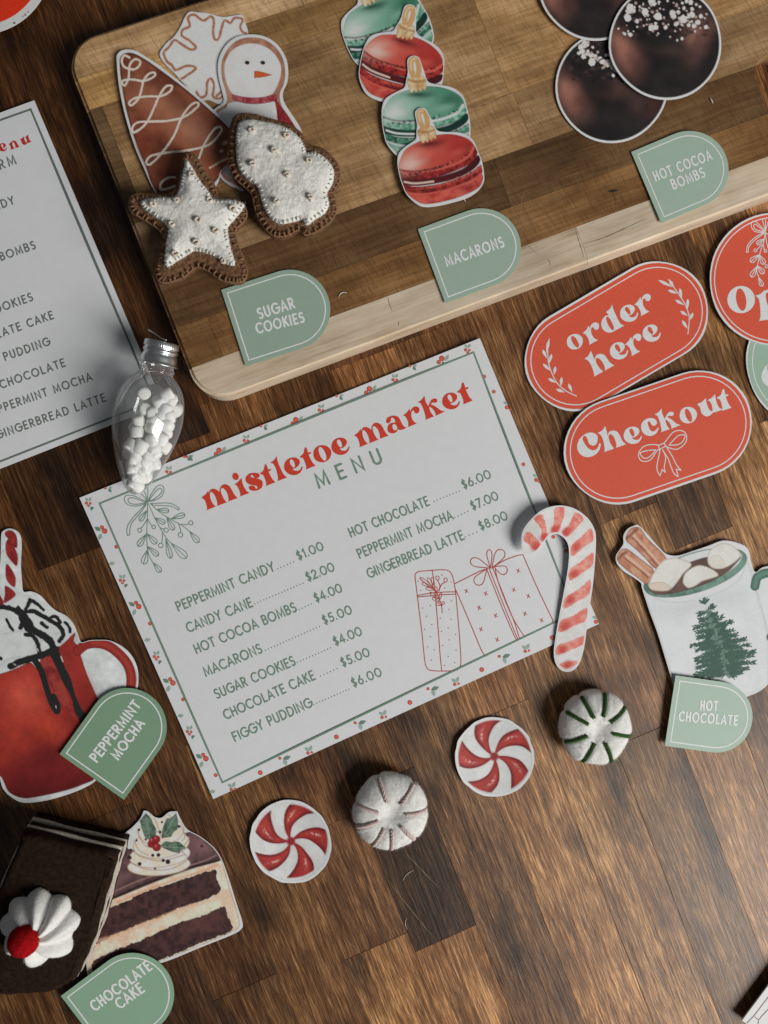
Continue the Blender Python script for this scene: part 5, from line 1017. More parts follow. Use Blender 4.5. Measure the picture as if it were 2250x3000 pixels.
# ---- slice of cake
def p_cake(a):
    K_ = c15; C = lambda p, r=0: K_(cr(p, True, 5))
    a.fill(K_([(400,0),(1700,0),(1700,1400),(400,1400)]), (178,178,176), 1)
    a.fill(C([(690,800),(720,735),(1050,610),(1400,495),(1440,500),(1480,640),(1530,800),(1552,910),(1505,948),(1440,980),(1080,1122),(760,1210),(590,1230),(560,1080),(640,900)]), (190,160,138), 1.5, col2=(204,184,166), ns=22, seed=4, edge=(140,104,84), ew=3)
    a.fill(C([(820,350),(860,420),(1240,300),(1330,345),(1400,410),(1425,465),(1415,495),(1250,540),(1050,610),(880,680),(715,742),(690,700),(760,560)]), (62,44,44), 1.4, col2=(92,66,68), ns=40, seed=5, edge=(36,24,26), ew=3)
    a.line(K_(cr([(730,735),(900,655),(1080,590),(1260,525),(1420,485)], False, 5)), 6, (30,22,24), 1.5, .9); a.line(K_(cr([(740,690),(900,620),(1100,555),(1300,500),(1400,455)], False, 5)), 3, (150,116,112), 2, .7); a.line(K_(cr([(760,760),(900,700),(1100,625),(1300,560),(1410,515)], False, 5)), 6, (184,128,100), 2.5, .7)
    a.blob(*K_([(1320,400)])[0], 32, 16, 30, (118,88,86), .7); a.blob(*K_([(820,590)])[0], 26, 14, -30, (110,80,84), .6)
    dk = dict(col2=(66,42,40), ns=12, rag=4, edge=(30,18,20), ew=4)
    a.fill(K_(cr([(682,812),(800,760),(950,690),(1100,640),(1250,590),(1390,548),(1402,600),(1422,690),(1300,752),(1180,790),(1050,850),(900,905),(760,960),(605,1030),(640,900)], True, 4)), (44,28,28), 1.2, **dk)
    a.fill(K_(cr([(605,1140),(700,1090),(850,1030),(1000,965),(1150,895),(1300,850),(1450,790),(1480,860),(1505,942),(1400,985),(1250,1045),(1080,1118),(900,1180),(700,1240),(610,1240)], True, 4)), (46,28,30), 1.2, seed=9, **dk)
    a.line(K_(cr([(640,1010),(800,955),(950,895),(1100,835),(1250,780),(1400,740)], False, 5)), 10, (196,148,120), 4, .6, var=4)
    a.blob(*K_([(1300,900)])[0], 60, 22, -20, (92,56,52), .5); a.mottle(5, .22)
    # piped cream
    cr_, cd, cl = (196,176,158), (150,122,104), (206,196,184)
    for x, y, rx, ry, g in ((1030,520,205,68,-4),(1035,455,200,80,-6),(1045,380,185,95,-8),(1045,300,150,90,-8),(1035,240,95,62,0)):
        a.fill(K_(ell(x, y, rx, ry, g, 40)), cr_, 2, col2=cl, ns=18, seed=x+y, edge=cd, ew=4)
    for p in ([(840,500),(950,545),(1100,545),(1210,490)], [(860,430),(930,470),(1050,490),(1200,450)], [(870,360),(900,420),(960,455)], [(890,300),(930,380),(960,400)], [(1230,340),(1180,420),(1210,460)], [(1170,260),(1200,330),(1180,360)], [(1000,210),(1030,290),(1040,330)]): a.line(K_(cr(p, False, 5)), 3.2, (132,100,84), 2.2, .65)
    for p in ([(905,232,C_),(945,180,C_),(978,215),(990,245,C_),(1012,290),(1005,345,C_),(965,352),(940,340,C_),(925,300)], [(1045,345,C_),(1055,280),(1080,215,C_),(1110,210),(1142,180,C_),(1155,240),(1148,290,C_),(1125,305),(1110,335,C_)], [(1035,398,C_),(1070,365),(1110,370,C_),(1160,368),(1207,410,C_),(1175,420),(1165,442,C_),(1110,430)]):
        a.fill(K_(cr(p, True, 4)), (52,72,58), 1.0, col2=(86,106,90), ns=12, edge=(30,46,36), ew=2)
    for p in ([(945,200),(970,340)], [(1130,210),(1060,335)], [(1040,398),(1190,408)]): a.line(K_(p), 1.6, (130,146,130), 1.2, .7)
    for x, y, r in ((980,382,25),(1012,352,28),(1015,402,28),(985,362,22)): a.fill(K_(ell(x,y,r,r,0,16)), (124,28,34), 1.0, edge=(76,14,20), ew=3); a.blob(*K_([(x-6,y-8)])[0], 3, 3, 0, (190,110,110), .7)
    for x, y, r in ((905,510,13),(990,455,11),(1027,453,13),(1058,488,11),(1088,497,16),(1037,305,10),(1160,268,10),(885,358,8),(900,290,9),(945,352,8),(1308,395,10),(1005,540,8),(840,470,14),(848,420,9),(1212,325,7),(1275,450,6),(1050,240,8)): a.fill(K_(ell(x,y,r,r,0,12)), (44,28,28), 1.0)
cutout('cake_cutout', 'chocolate layer cake slice cutout topped with piped cream, holly and red berries', 'paper cutout',
    c15(cr([(800,330),(850,280),(905,222),(932,165,C_),(960,172),(1000,205),(1045,212),(1095,175),(1147,170,C_),(1175,230),(1215,288),(1300,335),(1385,405),(1435,480),(1480,600),(1530,760),(1572,895),(1560,936),(1500,972),(1300,1052),(1080,1142),(900,1190),(700,1255),(585,1270),(560,1160),(560,1050),(640,800),(740,600),(800,440)], True, 4)), 0.0012, p_cake, 178, inset=2)
make_tag('sage green tag lettered CHOCOLATE CAKE at the bottom edge below the cake cutout', (178.6,2917.1), (325,3112), 293, 0.0032, [('CHOCOLATE',(279,2961),(446,2835.5),29),('CAKE',(352,2954),(424,2901),29)], ((112,138,117),176), (0.004, 0.010), 5.8)
# ================================================================ soft and glass things
def felt(name, a, b_, scale=500, rough=0.95, bst=0.6, lo=.3, hi=.7, sheen=0.25):
    m, nt, b = nmat(name); nz, crp, mp = noise_mix(nt, b, a, b_, scale, 6, lo, hi)
    b.inputs['Roughness'].default_value = rough; b.inputs['Specular IOR Level'].default_value = 0.08
    b.inputs['Sheen Weight'].default_value = sheen; b.inputs['Sheen Roughness'].default_value = 0.6; b.inputs['Sheen Tint'].default_value = (*[min(1, x*1.2) for x in b_], 1)
    n2 = nn(nt, 'ShaderNodeTexNoise'); n2.inputs['Scale'].default_value = scale*2.4; n2.inputs['Detail'].default_value = 4
    tc = nn(nt, 'ShaderNodeTexCoord'); nt.links.new(tc.outputs['Object'], n2.inputs['Vector'])
    bump(nt, b, n2.outputs['Fac'], bst, 0.0009); return m
F_WHITE = felt('cream_felt', (0.80,0.78,0.72), (0.88,0.87,0.82), 220, bst=.2)
F_WOOL = felt('white_wool', (0.78,0.77,0.73), (0.87,0.86,0.82), 300, bst=.4)
F_BROWN = felt('brown_felt', (0.085,0.040,0.020), (0.24,0.13,0.07), 500, sheen=.15)
F_DARK = felt('dark_brown_felt', (0.012,0.007,0.005), (0.036,0.020,0.012), 400, sheen=0)
F_THREAD = felt('brown_thread', (0.17,0.085,0.045), (0.34,0.19,0.11), 900, sheen=.1)
F_CREAMTH = felt('cream_thread', (0.68,0.58,0.47), (0.82,0.74,0.64), 900)
F_PINKTH = felt('pale_pink_yarn', (0.70,0.53,0.49), (0.82,0.68,0.64), 1500)
F_GREENTH = felt('green_yarn', (0.030,0.075,0.020), (0.10,0.19,0.06), 1500, sheen=.1)
F_RED = felt('red_felt_ball', (0.26,0.003,0.005), (0.44,0.008,0.010), 600, sheen=.0)
F_STRIPE = felt('cream_felt_layer', (0.44,0.38,0.32), (0.62,0.56,0.48), 700)
rs_f = np.random.RandomState(12)
def fuzz(name, me, parent, mat, n, L=0.0016, wdt=0.00007, seed=1, zmin=-1, flat=0.5, off=(0,0,0)):
    """short loose fibres standing off a surface"""
    r = np.random.RandomState(seed); me.calc_loop_triangles()
    nv = len(me.vertices); co = np.empty(nv*3, np.float32); me.vertices.foreach_get('co', co); co = co.reshape(-1, 3)
    nt_ = len(me.loop_triangles); ti = np.empty(nt_*3, np.int32); me.loop_triangles.foreach_get('vertices', ti); ti = ti.reshape(-1, 3)
    A_, B2, C2 = co[ti[:,0]], co[ti[:,1]], co[ti[:,2]]; N = np.cross(B2-A_, C2-A_); ar = np.linalg.norm(N, axis=1)+1e-15; N = N/ar[:,None]
    pr = ar*(A_[:,2] > zmin); pr = pr/pr.sum(); k = r.choice(nt_, n, p=pr)
    u1, u2 = r.rand(n,1), r.rand(n,1); fl = (u1+u2) > 1; u1 = np.where(fl, 1-u1, u1); u2 = np.where(fl, 1-u2, u2)
    base = A_[k]+(B2[k]-A_[k])*u1+(C2[k]-A_[k])*u2; nrm = N[k]
    t1 = r.randn(n,3); t1 -= (t1*nrm).sum(1)[:,None]*nrm; t1 /= np.linalg.norm(t1,axis=1)[:,None]+1e-9
    t2 = np.cross(nrm, t1); ln_ = L*(0.4+r.rand(n,1)**2*1.5)
    p0 = base-nrm*0.0001; p1 = base+(nrm*(1-flat)+t1*flat)*ln_*.5; p2 = base+(nrm*(1-flat)*.7+t1*flat*1.5+t2*0.4*r.randn(n,1))*ln_
    V = np.concatenate([p0-t2*wdt*.5, p0+t2*wdt*.5, p1+t2*wdt*.5, p1-t2*wdt*.5, p2+t2*wdt*.2, p2-t2*wdt*.2]); i = np.arange(n)
    F_ = np.concatenate([np.stack([i, i+n, i+2*n, i+3*n], 1), np.stack([i+3*n, i+2*n, i+4*n, i+5*n], 1)])
    m2_ = np_mesh(name, V, F_); m2_.materials.append(mat); o = bpy.data.objects.new(name, m2_); lk(o, parent); o['kind'] = 'stuff'
    if parent is not None and parent.type == 'EMPTY': o.location = -Vector(parent.location)
    return o
def tube(bm, pts, r, n=6, caps=True, taper=None):
    pts = [Vector(p) for p in pts]; rings = []; prev = None
    for i, p in enumerate(pts):
        t = (pts[min(i+1, len(pts)-1)]-pts[max(i-1, 0)]).normalized()
        a = prev if prev else (Vector((0,0,1)) if abs(t.z) < .9 else Vector((1,0,0)))
        s_ = t.cross(a).normalized(); u = s_.cross(t).normalized(); prev = u
        rr_ = r*(taper(i/(len(pts)-1)) if taper else 1)
        rings.append([bm.verts.new(p+(s_*math.cos(g)+u*math.sin(g))*rr_) for g in [2*math.pi*k/n for k in range(n)]])
    for a, b in zip(rings[:-1], rings[1:]):
        for k in range(n): bm.faces.new((a[k], a[(k+1)%n], b[(k+1)%n], b[k]))
    if caps: bm.faces.new(rings[0][::-1]); bm.faces.new(rings[-1])
def vnz(x, y, s, seed): return fbm(x, y, s, seed, 3)-0.5
# ---- stuffed felt cookies
def puffy(name, poly, z0, edge, dome, roll, mat, parent, step=2.2, wob=0.0006, seed=1, zref=None):
    """stuffed shape: a wall of the edge's height with a rounded, slightly lumpy top"""
    zr = z0+edge if zref is None else zref
    def zf(x, y, d):
        dm = d*PX; k = np.clip(dm/roll, 0, 1); rim = np.sqrt(np.clip(1-(1-np.clip(dm/0.0022, 0, 1))**2, 0, 1))
        return z0+edge*0.55+edge*0.45*rim+dome*np.sqrt(1-(1-k)**2)+vnz(x, y, 0.006, seed)*wob*2.4*rim+vnz(x, y, 0.0016, seed+3)*wob*1.1*rim
    me = grid_mesh(name, poly, step, zf, 0.0, None, zr)
    bm = bmesh.new(); bm.from_mesh(me); be = [e for e in bm.edges if len(e.link_faces) == 1]
    r = bmesh.ops.extrude_edge_only(bm, edges=be); c = Vector(parent.location)
    for v in [v for v in r['geom'] if isinstance(v, bmesh.types.BMVert)]: v.co.z = z0
    bmesh.ops.recalc_face_normals(bm, faces=bm.faces[:]); 
    up = sum(f.normal.z*f.calc_area() for f in bm.faces)
    if up < 0: bmesh.ops.reverse_faces(bm, faces=bm.faces[:])
    bm.to_mesh(me); bm.free()
    return obj(name, me, mat, parent, True), zf
def zat(poly, x, y, zf):
    X, Y = np.array([[x]]), np.array([[y]]); d = -float(sdf(X, Y, poly)[0, 0]); p = P(x, y, 0.02)
    return float(zf(np.array([p.x]), np.array([p.y]), np.array([max(d, 0)]))[0])
def cookie(name, label, white, brown, knots, z0, seed, bh=0.0095):
    wp = c16(cr(white, True, 5)); bp = c16(cr(brown, True, 5)); c = np.mean(np.array([p[:2] for p in wp]), 0); cp = P(*c, z0)
    root = thing(name, label, 'felt cookie', (cp.x, cp.y, z0), 'stuffed felt cookies')
    base, zf = puffy('brown_base', bp, z0, bh, 0.0030, 0.010, F_BROWN, root, seed=seed, wob=0.0008, zref=z0+bh*0.6)
    zt = z0+bh+0.0012
    top, zf2 = puffy('icing', wp, zt, 0.0020, 0.0062, 0.015, F_WHITE, root, 1.8, 0.0005, seed+4, zref=zt+0.002)
    fuzz('icing_fuzz', top.data, root, F_WHITE, 6000, 0.0019, 0.00009, seed, zmin=zt+0.0005, flat=.92); fuzz('base_fuzz', base.data, root, F_THREAD, 4200, 0.0017, 0.00008, seed+1, zmin=z0+0.001)
    # blanket stitches: cream round the icing, brown round the base
    for poly, zz, nm, mat, r, ln_, gap in ((wp, zt+0.0018, 'icing_stitching', F_CREAMTH if False else F_WHITE, 0.00042, 11, 9.0), (bp, z0+bh, 'base_stitching', F_THREAD, 0.00062, 15, 12.0)):
        bm = bmesh.new(); q = np.array([p[:2] for p in poly]); inn = np.array(offset_poly(poly, ln_)); seg = np.linalg.norm(np.roll(q, -1, 0)-q, axis=1); acc = 0; rim = []
        for k in range(len(q)):
            acc += seg[k]
            if acc >= gap*rs_f.uniform(.8,1.25):
                acc = 0; a0, b0 = q[k], inn[k]
                if np.linalg.norm(b0-a0) > ln_*1.6: continue
                za, zb = zz-0.0006, zat(poly, b0[0], b0[1], zf2 if poly is wp else zf)+0.0001
                pa, pb, pm = P(*a0, za), P(*b0, zb), P(*((a0+b0)/2), max(za, zb)+0.0004)
                tube(bm, [pa-Vector((0,0,0.0018)), pa, pm, pb-Vector((0,0,0.0003))], r*rs_f.uniform(.7,1.25), 5)
        o = obj(nm, bm, mat, root, True); o['kind'] = 'stuff'
        if poly is bp:
            bm = bmesh.new(); n_ = len(q); ring = []
            for k in range(0, n_+1, 1): p = P(*q[k % n_], zz-0.0004+0.0002*math.sin(k*1.7)); ring.append(p)
            tube(bm, ring, 0.00060, 6, False, lambda t: 1+.35*math.sin(t*260)*math.sin(t*71)); obj('edge_thread', bm, F_THREAD, root, True)
    for i, (x, y) in enumerate(knots):
        (sx, sy), = c16([(x, y)]); z = zat(wp, sx, sy, zf2); r = np.random.RandomState(seed*50+i); bm = bmesh.new(); p = P(sx, sy, z)
        for j in range(4):
            a = r.rand()*6.28; rad = 0.0012+0.0004*r.rand(); pts = [(p.x+rad*math.cos(t+a)*(1+.25*math.sin(3*t)), p.y+rad*.8*math.sin(t+a), z+0.0004+0.0005*j+0.0003*math.sin(2*t)) for t in np.linspace(0, 5.2, 10)]
            tube(bm, pts, 0.00068, 5)
        a = r.rand()*6.28; tube(bm, [(p.x, p.y, z+0.001), (p.x+.0014*math.cos(a), p.y+.0014*math.sin(a), z+0.0012), (p.x+.0026*math.cos(a), p.y+.0026*math.sin(a), z)], 0.0005, 5)
        obj('french_knot', bm, F_CREAMTH, root, True)
    return root
cookie('star_cookie', 'star shaped stuffed felt cookie with white icing and knotted beads', [(715,983),(738,990),(790,1080),(850,1160),(890,1210),(1000,1215),(1060,1235),(1066,1260),(1030,1310),(978,1368),(968,1400),(985,1500),(1012,1590),(1000,1615),(955,1600),(880,1555),(780,1528),(700,1565),(620,1618),(590,1615),(583,1585),(592,1490),(608,1400),(590,1360),(520,1310),(462,1270),(440,1235),(470,1212),(560,1200),(640,1195),(672,1150),(692,1060)],
       [(700,945),(755,938),(800,985),(840,1060),(885,1120),(915,1190),(1005,1210),(1072,1252),(1078,1330),(1015,1400),(1028,1480),(1070,1590),(1087,1660),(1045,1715),(930,1700),(850,1645),(775,1625),(700,1685),(575,1718),(530,1650),(555,1540),(572,1420),(470,1340),(385,1285),(372,1215),(430,1180),(560,1185),(640,1165),(680,1060)],
       [(750,1065),(515,1245),(660,1222),(860,1220),(1000,1270),(630,1365),(790,1340),(895,1405),(780,1475),(650,1545),(945,1590)], BT+0.0034, 3)
cookie('tree_cookie', 'tree shaped stuffed felt cookie with white icing, knots and a brown stitched edge', [(1030,765),(1060,735),(1110,728),(1150,732),(1240,748),(1330,780),(1400,832),(1435,890),(1450,928),(1500,925),(1560,960),(1612,1030),(1606,1110),(1572,1175),(1585,1240),(1560,1292),(1500,1335),(1450,1366),(1425,1335),(1370,1345),(1300,1360),(1240,1335),(1198,1280),(1170,1200),(1150,1135),(1090,1090),(1040,1030),(1022,950),(1018,850)],
       [(990,765),(1010,718),(1060,702),(1140,706),(1210,728),(1330,762),(1420,818),(1455,885),(1530,905),(1590,945),(1642,1010),(1645,1100),(1612,1170),(1628,1260),(1612,1320),(1545,1385),(1450,1428),(1400,1398),(1330,1432),(1250,1432),(1190,1380),(1145,1300),(1115,1180),(1060,1125),(1000,1065),(975,960),(978,850)],
       [(1115,795),(1325,830),(1250,915),(1120,1000),(1460,980),(1330,1065),(1265,1225),(1470,1200)], BT+0.0048, 7, 0.0105)
# ---- round felt candies
def felt_candy(label, sc, rpx, angs, yarn, seed):
    (x, y), = c12([sc]); H_ = 0.021; c = P(x, y, 0.010); Rr = rpx/1.3825*PX*0.975
    root = thing('felt_candy', label, 'felt candy', (c.x, c.y, 0.0), 'round felt candies')
    nt_, ns_ = 144, 46; V = []; an = [R_(-a) for a in angs]; r0 = np.random.RandomState(seed); lob = [r0.uniform(-.025,.025) for _ in range(6)]
    def surf(t, s):
        phi = math.pi*s; rho = math.sin(phi)**0.82 if s < .5 else math.sin(phi)**0.6
        g = max(math.exp(-((((t-a+math.pi) % (2*math.pi))-math.pi)*max(rho,.15)*Rr/0.0017)**2) for a in an)
        m = 1+sum(l*math.cos((k+2)*t+k) for k, l in enumerate(lob))*0.5
        g *= min(1, max(0, (rho-.22)/.25)); rr_ = rho*Rr*m*(1-.055*g); z = H_*0.5+H_*0.5*math.copysign(abs(math.cos(phi))**0.85, math.cos(phi))*(1 if s < .5 else .98)
        if s < .5: z -= 0.0046*math.exp(-(rr_/0.0075)**2)+0.0013*g*min(1, rr_/0.004)*(1-.3*rho)
        n_ = float(fbm(np.array([rr_*math.cos(t)*90+50]), np.array([rr_*math.sin(t)*90+z*60+20]), .6, seed, 3)[0])-.5
        return rr_*math.cos(t)*(1+n_*.03), rr_*math.sin(t)*(1+n_*.03), z+n_*0.0014
    for j in range(ns_+1):
        s_ = 0.012+0.976*j/ns_
        for i in range(nt_): px_, py_, pz = surf(2*math.pi*i/nt_, s_); V.append((c.x+px_, c.y+py_, pz))
    Fq = [(j*nt_+i, (j+1)*nt_+i, (j+1)*nt_+(i+1)%nt_, j*nt_+(i+1)%nt_) for j in range(ns_) for i in range(nt_)]
    me = np_mesh('wool_body', np.array(V), np.array(Fq)); bm = bmesh.new(); bm.from_mesh(me); bm.verts.ensure_lookup_table()
    bm.faces.new([bm.verts[i] for i in range(nt_)]); bm.faces.new([bm.verts[ns_*nt_+i] for i in range(nt_)][::-1]); bmesh.ops.recalc_face_normals(bm, faces=bm.faces[:]); bm.to_mesh(me); bm.free()
    body = obj('wool_body', me, F_WOOL, root, True)
    fuzz('wool_fuzz', body.data, root, F_WOOL, 7000, 0.0017, 0.00008, seed, zmin=0.002)
    for a in an:
        bm = bmesh.new(); N = 60
        path = [surf(a, 0.10+0.62*k/N) for k in range(N+1)]
        for ply in range(3):
            pts = []
            for k, p in enumerate(path):
                q = Vector(path[min(k+1, N)])-Vector(path[max(k-1, 0)]); q.normalize(); side = Vector((-math.sin(a), math.cos(a), 0)); upv = side.cross(q).normalized()
                if upv.z < 0 and k < N*.5: upv = -upv
                w_ = k*0.62+ply*2.094; pts.append(Vector((c.x, c.y, 0))+Vector(p)+upv*0.0011+(side*math.cos(w_)+upv*math.sin(w_))*0.00068)
            tube(bm, pts, 0.00066, 5)
        obj('yarn_strand', bm, yarn, root, True)
    return root
felt_candy('puffy white felt candy wrapped with pale pink yarn below the menu card', (613,587), 155, [-109,-51,-3,49,89,120,161,-164], F_PINKTH, 5)
felt_candy('puffy white felt candy wrapped with dark green yarn, left of the HOT CHOCOLATE tag', (1440,247), 155, [-116,-76,-35,14.5,66,114,159,-151], F_GREENTH, 9)
# ---- felt cake slice with two cream layers
zt = [0.0, 0.0085, 0.0110, 0.0195, 0.0220, 0.0310]
corner0 = c15([(838,322)])[0]
kp = [(838,322),(772,640),(690,870),(590,1070),(500,1150),(430,1170),(100,1190),(-250,1150),(-250,240),(150,225),(280,150),(400,170),(560,215),(720,280)]
base_w = Pn([p[:2] for p in c15(cr([(250,170,1),(848,314,1),(782,560),(700,840),(615,1050),(550,1125),(440,1175),(250,1200),(60,1195),(-30,1120),(10,800),(110,480)], True, 6))], 0.0)
keep_ = [0]
for k_ in range(1, len(base_w)):
    if np.linalg.norm(base_w[k_]-base_w[keep_[-1]]) > 3e-4: keep_.append(k_)
base_w = base_w[keep_]
cb = base_w[:, :2].mean(0)
fs = thing('felt_cake', 'dark brown felt cake slice with two cream layers, partly off the left edge', 'felt cake', (cb[0], cb[1], 0))
def slab(name, z0, z1, grow, mat, seed, top=False):
    n = len(base_w); bm = bmesh.new(); rings = []
    prof = [(0.0, -0.0006), (0.25, 0.0), (0.75, 0.0), (1.0, -0.0006)] if not top else [(0.0,-0.0004),(0.3,0.0),(0.75,-0.0003),(0.93,-0.0014),(1.0,-0.0035)]
    B2 = base_w[:, :2]; t = np.roll(B2, -1, 0)-np.roll(B2, 1, 0); nr = np.stack([t[:,1], -t[:,0]], 1); nr /= np.linalg.norm(nr, axis=1)[:,None]
    if np.sum((B2-cb)*nr) < 0: nr = -nr
    r = np.random.RandomState(seed); ph = r.rand(3)*6
    for f, o in prof:
        z = z0+(z1-z0)*f; k = np.arange(n); wob = 0.0003*np.sin(k*.7+ph[0])+0.0003*np.sin(k*1.9+ph[1]); q = B2+nr*(grow+o+wob-z*0.05)[:, None]
        rings.append([bm.verts.new((p[0], p[1], z+0.0004*math.sin(i*.5+ph[2])*(z1 > 0.009))) for i, p in enumerate(q)])
    for a, b in zip(rings[:-1], rings[1:]):
        for k in range(n): bm.faces.new((a[k], a[(k+1)%n], b[(k+1)%n], b[k]))
    bm.faces.new(rings[0][::-1]); f = bm.faces.new(rings[-1]); bmesh.ops.recalc_face_normals(bm, faces=bm.faces[:])
    return obj(name, bm, mat, fs, True)
slab('cake_layer', 0.0, 0.0092, 0, F_DARK, 1); slab('cream_layer', 0.0090, 0.0114, 0.0006, F_STRIPE, 2); slab('cake_layer', 0.0112, 0.0188, -0.0002, F_DARK, 3); slab('cream_layer', 0.0186, 0.0210, 0.0006, F_STRIPE, 4); tl_ = slab('cake_layer', 0.0208, 0.0300, -0.0002, F_DARK, 5, True)
fuzz('cake_fuzz', tl_.data, fs, felt('cake_fibres', (0.02,0.012,0.008), (0.06,0.036,0.022), 500, sheen=0), 5000, 0.0020, 0.00007, 6, flat=.8)
# ---- whipped cream with a cherry, resting on the felt cake
zc = 0.0302; cx_, cy_ = c15([(252,935)])[0]; pc = P(cx_, cy_, zc+0.004); Rw = 252/2.212*PX*0.90
wc = thing('felt_whipped_cream', 'white swirl of felt whipped cream with a red cherry on the dark felt cake', 'felt cream', (pc.x, pc.y, zc))
nt_, ns_ = 160, 44; V = []
tips = [-92, -48, -10, 42, 98, 148, 190, 226]
def wsurf(t, s):
    d = min(abs(((math.degrees(t)+a+180) % 360)-180) for a in tips)/22.0
    k = 1-min(1, d)**1.5; rim = 0.84+0.18*k; tw = 0.35*(1-s)
    d2 = min(abs(((math.degrees(t+tw)+a+180) % 360)-180) for a in tips)/22.0; ridge = (1-min(1, d2)**1.6)
    rr_ = Rw*rim*s; h = 0.016*(1-s**2.2)**.8+0.0052*(ridge-.45)*min(1, s*2.2)*(1-s**5)+0.0012
    return rr_*math.cos(t), rr_*math.sin(t), h
for j in range(ns_+1):
    for i in range(nt_): a = wsurf(2*math.pi*i/nt_, max(.004, j/ns_)); V.append((pc.x+a[0], pc.y+a[1], zc+a[2]))
nb = len(V)
for i in range(nt_): a = wsurf(2*math.pi*i/nt_, 1.0); V.append((pc.x+a[0]*.96, pc.y+a[1]*.96, zc))
Fq = [(j*nt_+i, (j+1)*nt_+i, (j+1)*nt_+(i+1)%nt_, j*nt_+(i+1)%nt_) for j in range(ns_+1) for i in range(nt_)]
me = np_mesh('cream_swirl', np.array(V), np.array(Fq)); sw_ = obj('cream_swirl', me, F_WOOL, wc, True); fuzz('cream_fuzz', me, wc, F_WOOL, 2500, 0.0012, 0.00007, 3)
bm = bmesh.new(); chx, chy = c15([(152,1012)])[0]; pch = P(chx, chy, zc+0.017); bmesh.ops.create_icosphere(bm, subdivisions=4, radius=0.0088)
for v in bm.verts: v.co = v.co*(1+0.02*math.sin(v.co.x*900)*math.sin(v.co.y*700))+Vector((pch.x, pch.y, zc+0.0165))
cher = obj('cherry', bm, F_RED, wc, True); fuzz('cherry_fuzz', cher.data, wc, F_RED, 900, 0.0010, 0.00006, 3)
# ---- clear bulb ornament
ZB = 0.0225
Wt, Wb = P(476,1001, ZB+0.001), P(391,1449, 0.0125); ax_ = Wb-Wt; LB = ax_.length; kx = LB/458.0
bulb = thing('bulb_ornament', 'clear light bulb shaped ornament with a silver screw cap, filled with marshmallows', 'ornament', tuple(Wt))
rotm = ax_.to_track_quat('Z', 'Y').to_matrix().to_4x4()
def lathe(prof, n=64, closed_ends=(False, False), mod=None):
    bm = bmesh.new(); rings = []
    for z, r in prof: rings.append([bm.verts.new((max(r, 1e-5)*kx*math.cos(t)*(mod(z, t) if mod else 1), max(r, 1e-5)*kx*math.sin(t)*(mod(z, t) if mod else 1), z*kx)) for t in [2*math.pi*k/n for k in range(n)]])
    for a, b in zip(rings[:-1], rings[1:]):
        for k in range(n): bm.faces.new((a[k], a[(k+1)%n], b[(k+1)%n], b[k]))
    if closed_ends[0]: bm.faces.new(rings[0][::-1])
    if closed_ends[1]: bm.faces.new(rings[-1])
    bmesh.ops.recalc_face_normals(bm, faces=bm.faces[:]); return bm
def bobj(name, bm, mat, parent=bulb, smooth=True):
    bm.transform(Matrix.Translation(Wt) @ rotm); return obj(name, bm, mat, parent, smooth)
gp = [(62,44),(70,44.5),(78,46),(84,49),(88,46),(94,46.5),(100,52),(110,62),(124,74),(145,85),(170,92),(200,96),(230,97),(260,94),(290,88),(320,80),(350,70),(380,59),(405,48),(425,38),(440,28),(450,18),(456,8),(458,0.5)]
gp2 = [p for p in cr(gp, False, 3)]
g = bpy.data.materials.new('clear_plastic'); g.use_nodes = True; nt = g.node_tree; nt.nodes.remove(nt.nodes['Principled BSDF'])
tr_ = nn(nt, 'ShaderNodeBsdfTransparent'); tr_.inputs[0].default_value = (0.975,0.98,0.98,1); gl_ = nn(nt, 'ShaderNodeBsdfGlossy'); gl_.inputs['Roughness'].default_value = 0.03
df_ = nn(nt, 'ShaderNodeBsdfDiffuse'); df_.inputs[0].default_value = (0.85,0.86,0.86,1)
lw_ = nn(nt, 'ShaderNodeLayerWeight'); lw_.inputs['Blend'].default_value = 0.22; m1_ = nn(nt, 'ShaderNodeMixShader'); m2_ = nn(nt, 'ShaderNodeMixShader')
tc = nn(nt, 'ShaderNodeTexCoord'); nz = nn(nt, 'ShaderNodeTexNoise'); nz.inputs['Scale'].default_value = 70; nt.links.new(tc.outputs['Object'], nz.inputs['Vector'])
bp_ = nn(nt, 'ShaderNodeBump'); bp_.inputs['Strength'].default_value = 0.25; bp_.inputs['Distance'].default_value = 0.001; nt.links.new(nz.outputs['Fac'], bp_.inputs['Height'])
nt.links.new(bp_.outputs[0], gl_.inputs['Normal']); nt.links.new(bp_.outputs[0], lw_.inputs['Normal'])
fr_ = nn(nt, 'ShaderNodeMapRange'); fr_.inputs['From Min'].default_value = 0.25; fr_.inputs['From Max'].default_value = 1.0; fr_.inputs['To Min'].default_value = 0.10; fr_.inputs['To Max'].default_value = 0.60
nt.links.new(lw_.outputs['Facing'], fr_.inputs['Value']); nt.links.new(fr_.outputs[0], m1_.inputs['Fac']); nt.links.new(tr_.outputs[0], m1_.inputs[1]); nt.links.new(df_.outputs[0], m1_.inputs[2])
f2_ = nn(nt, 'ShaderNodeMath'); f2_.operation = 'MULTIPLY_ADD'; f2_.inputs[1].default_value = 0.55; f2_.inputs[2].default_value = 0.05; nt.links.new(lw_.outputs['Fresnel'], f2_.inputs[0])
nt.links.new(f2_.outputs[0], m2_.inputs['Fac']); nt.links.new(m1_.outputs[0], m2_.inputs[1]); nt.links.new(gl_.outputs[0], m2_.inputs[2]); nt.links.new(m2_.outputs[0], nt.nodes['Material Output'].inputs[0])
outer = gp2; inner = [(z+ (0 if z < 430 else -3.5*(z-430)/28), max(r-3.2, 0.3)) for z, r in gp2][::-1]
bmg = lathe([(z, r*1.03) for z, r in outer], 72)
bmg2 = bmesh.new(); bmesh.ops.remove_doubles(bmg, verts=bmg.verts[:], dist=1e-6)
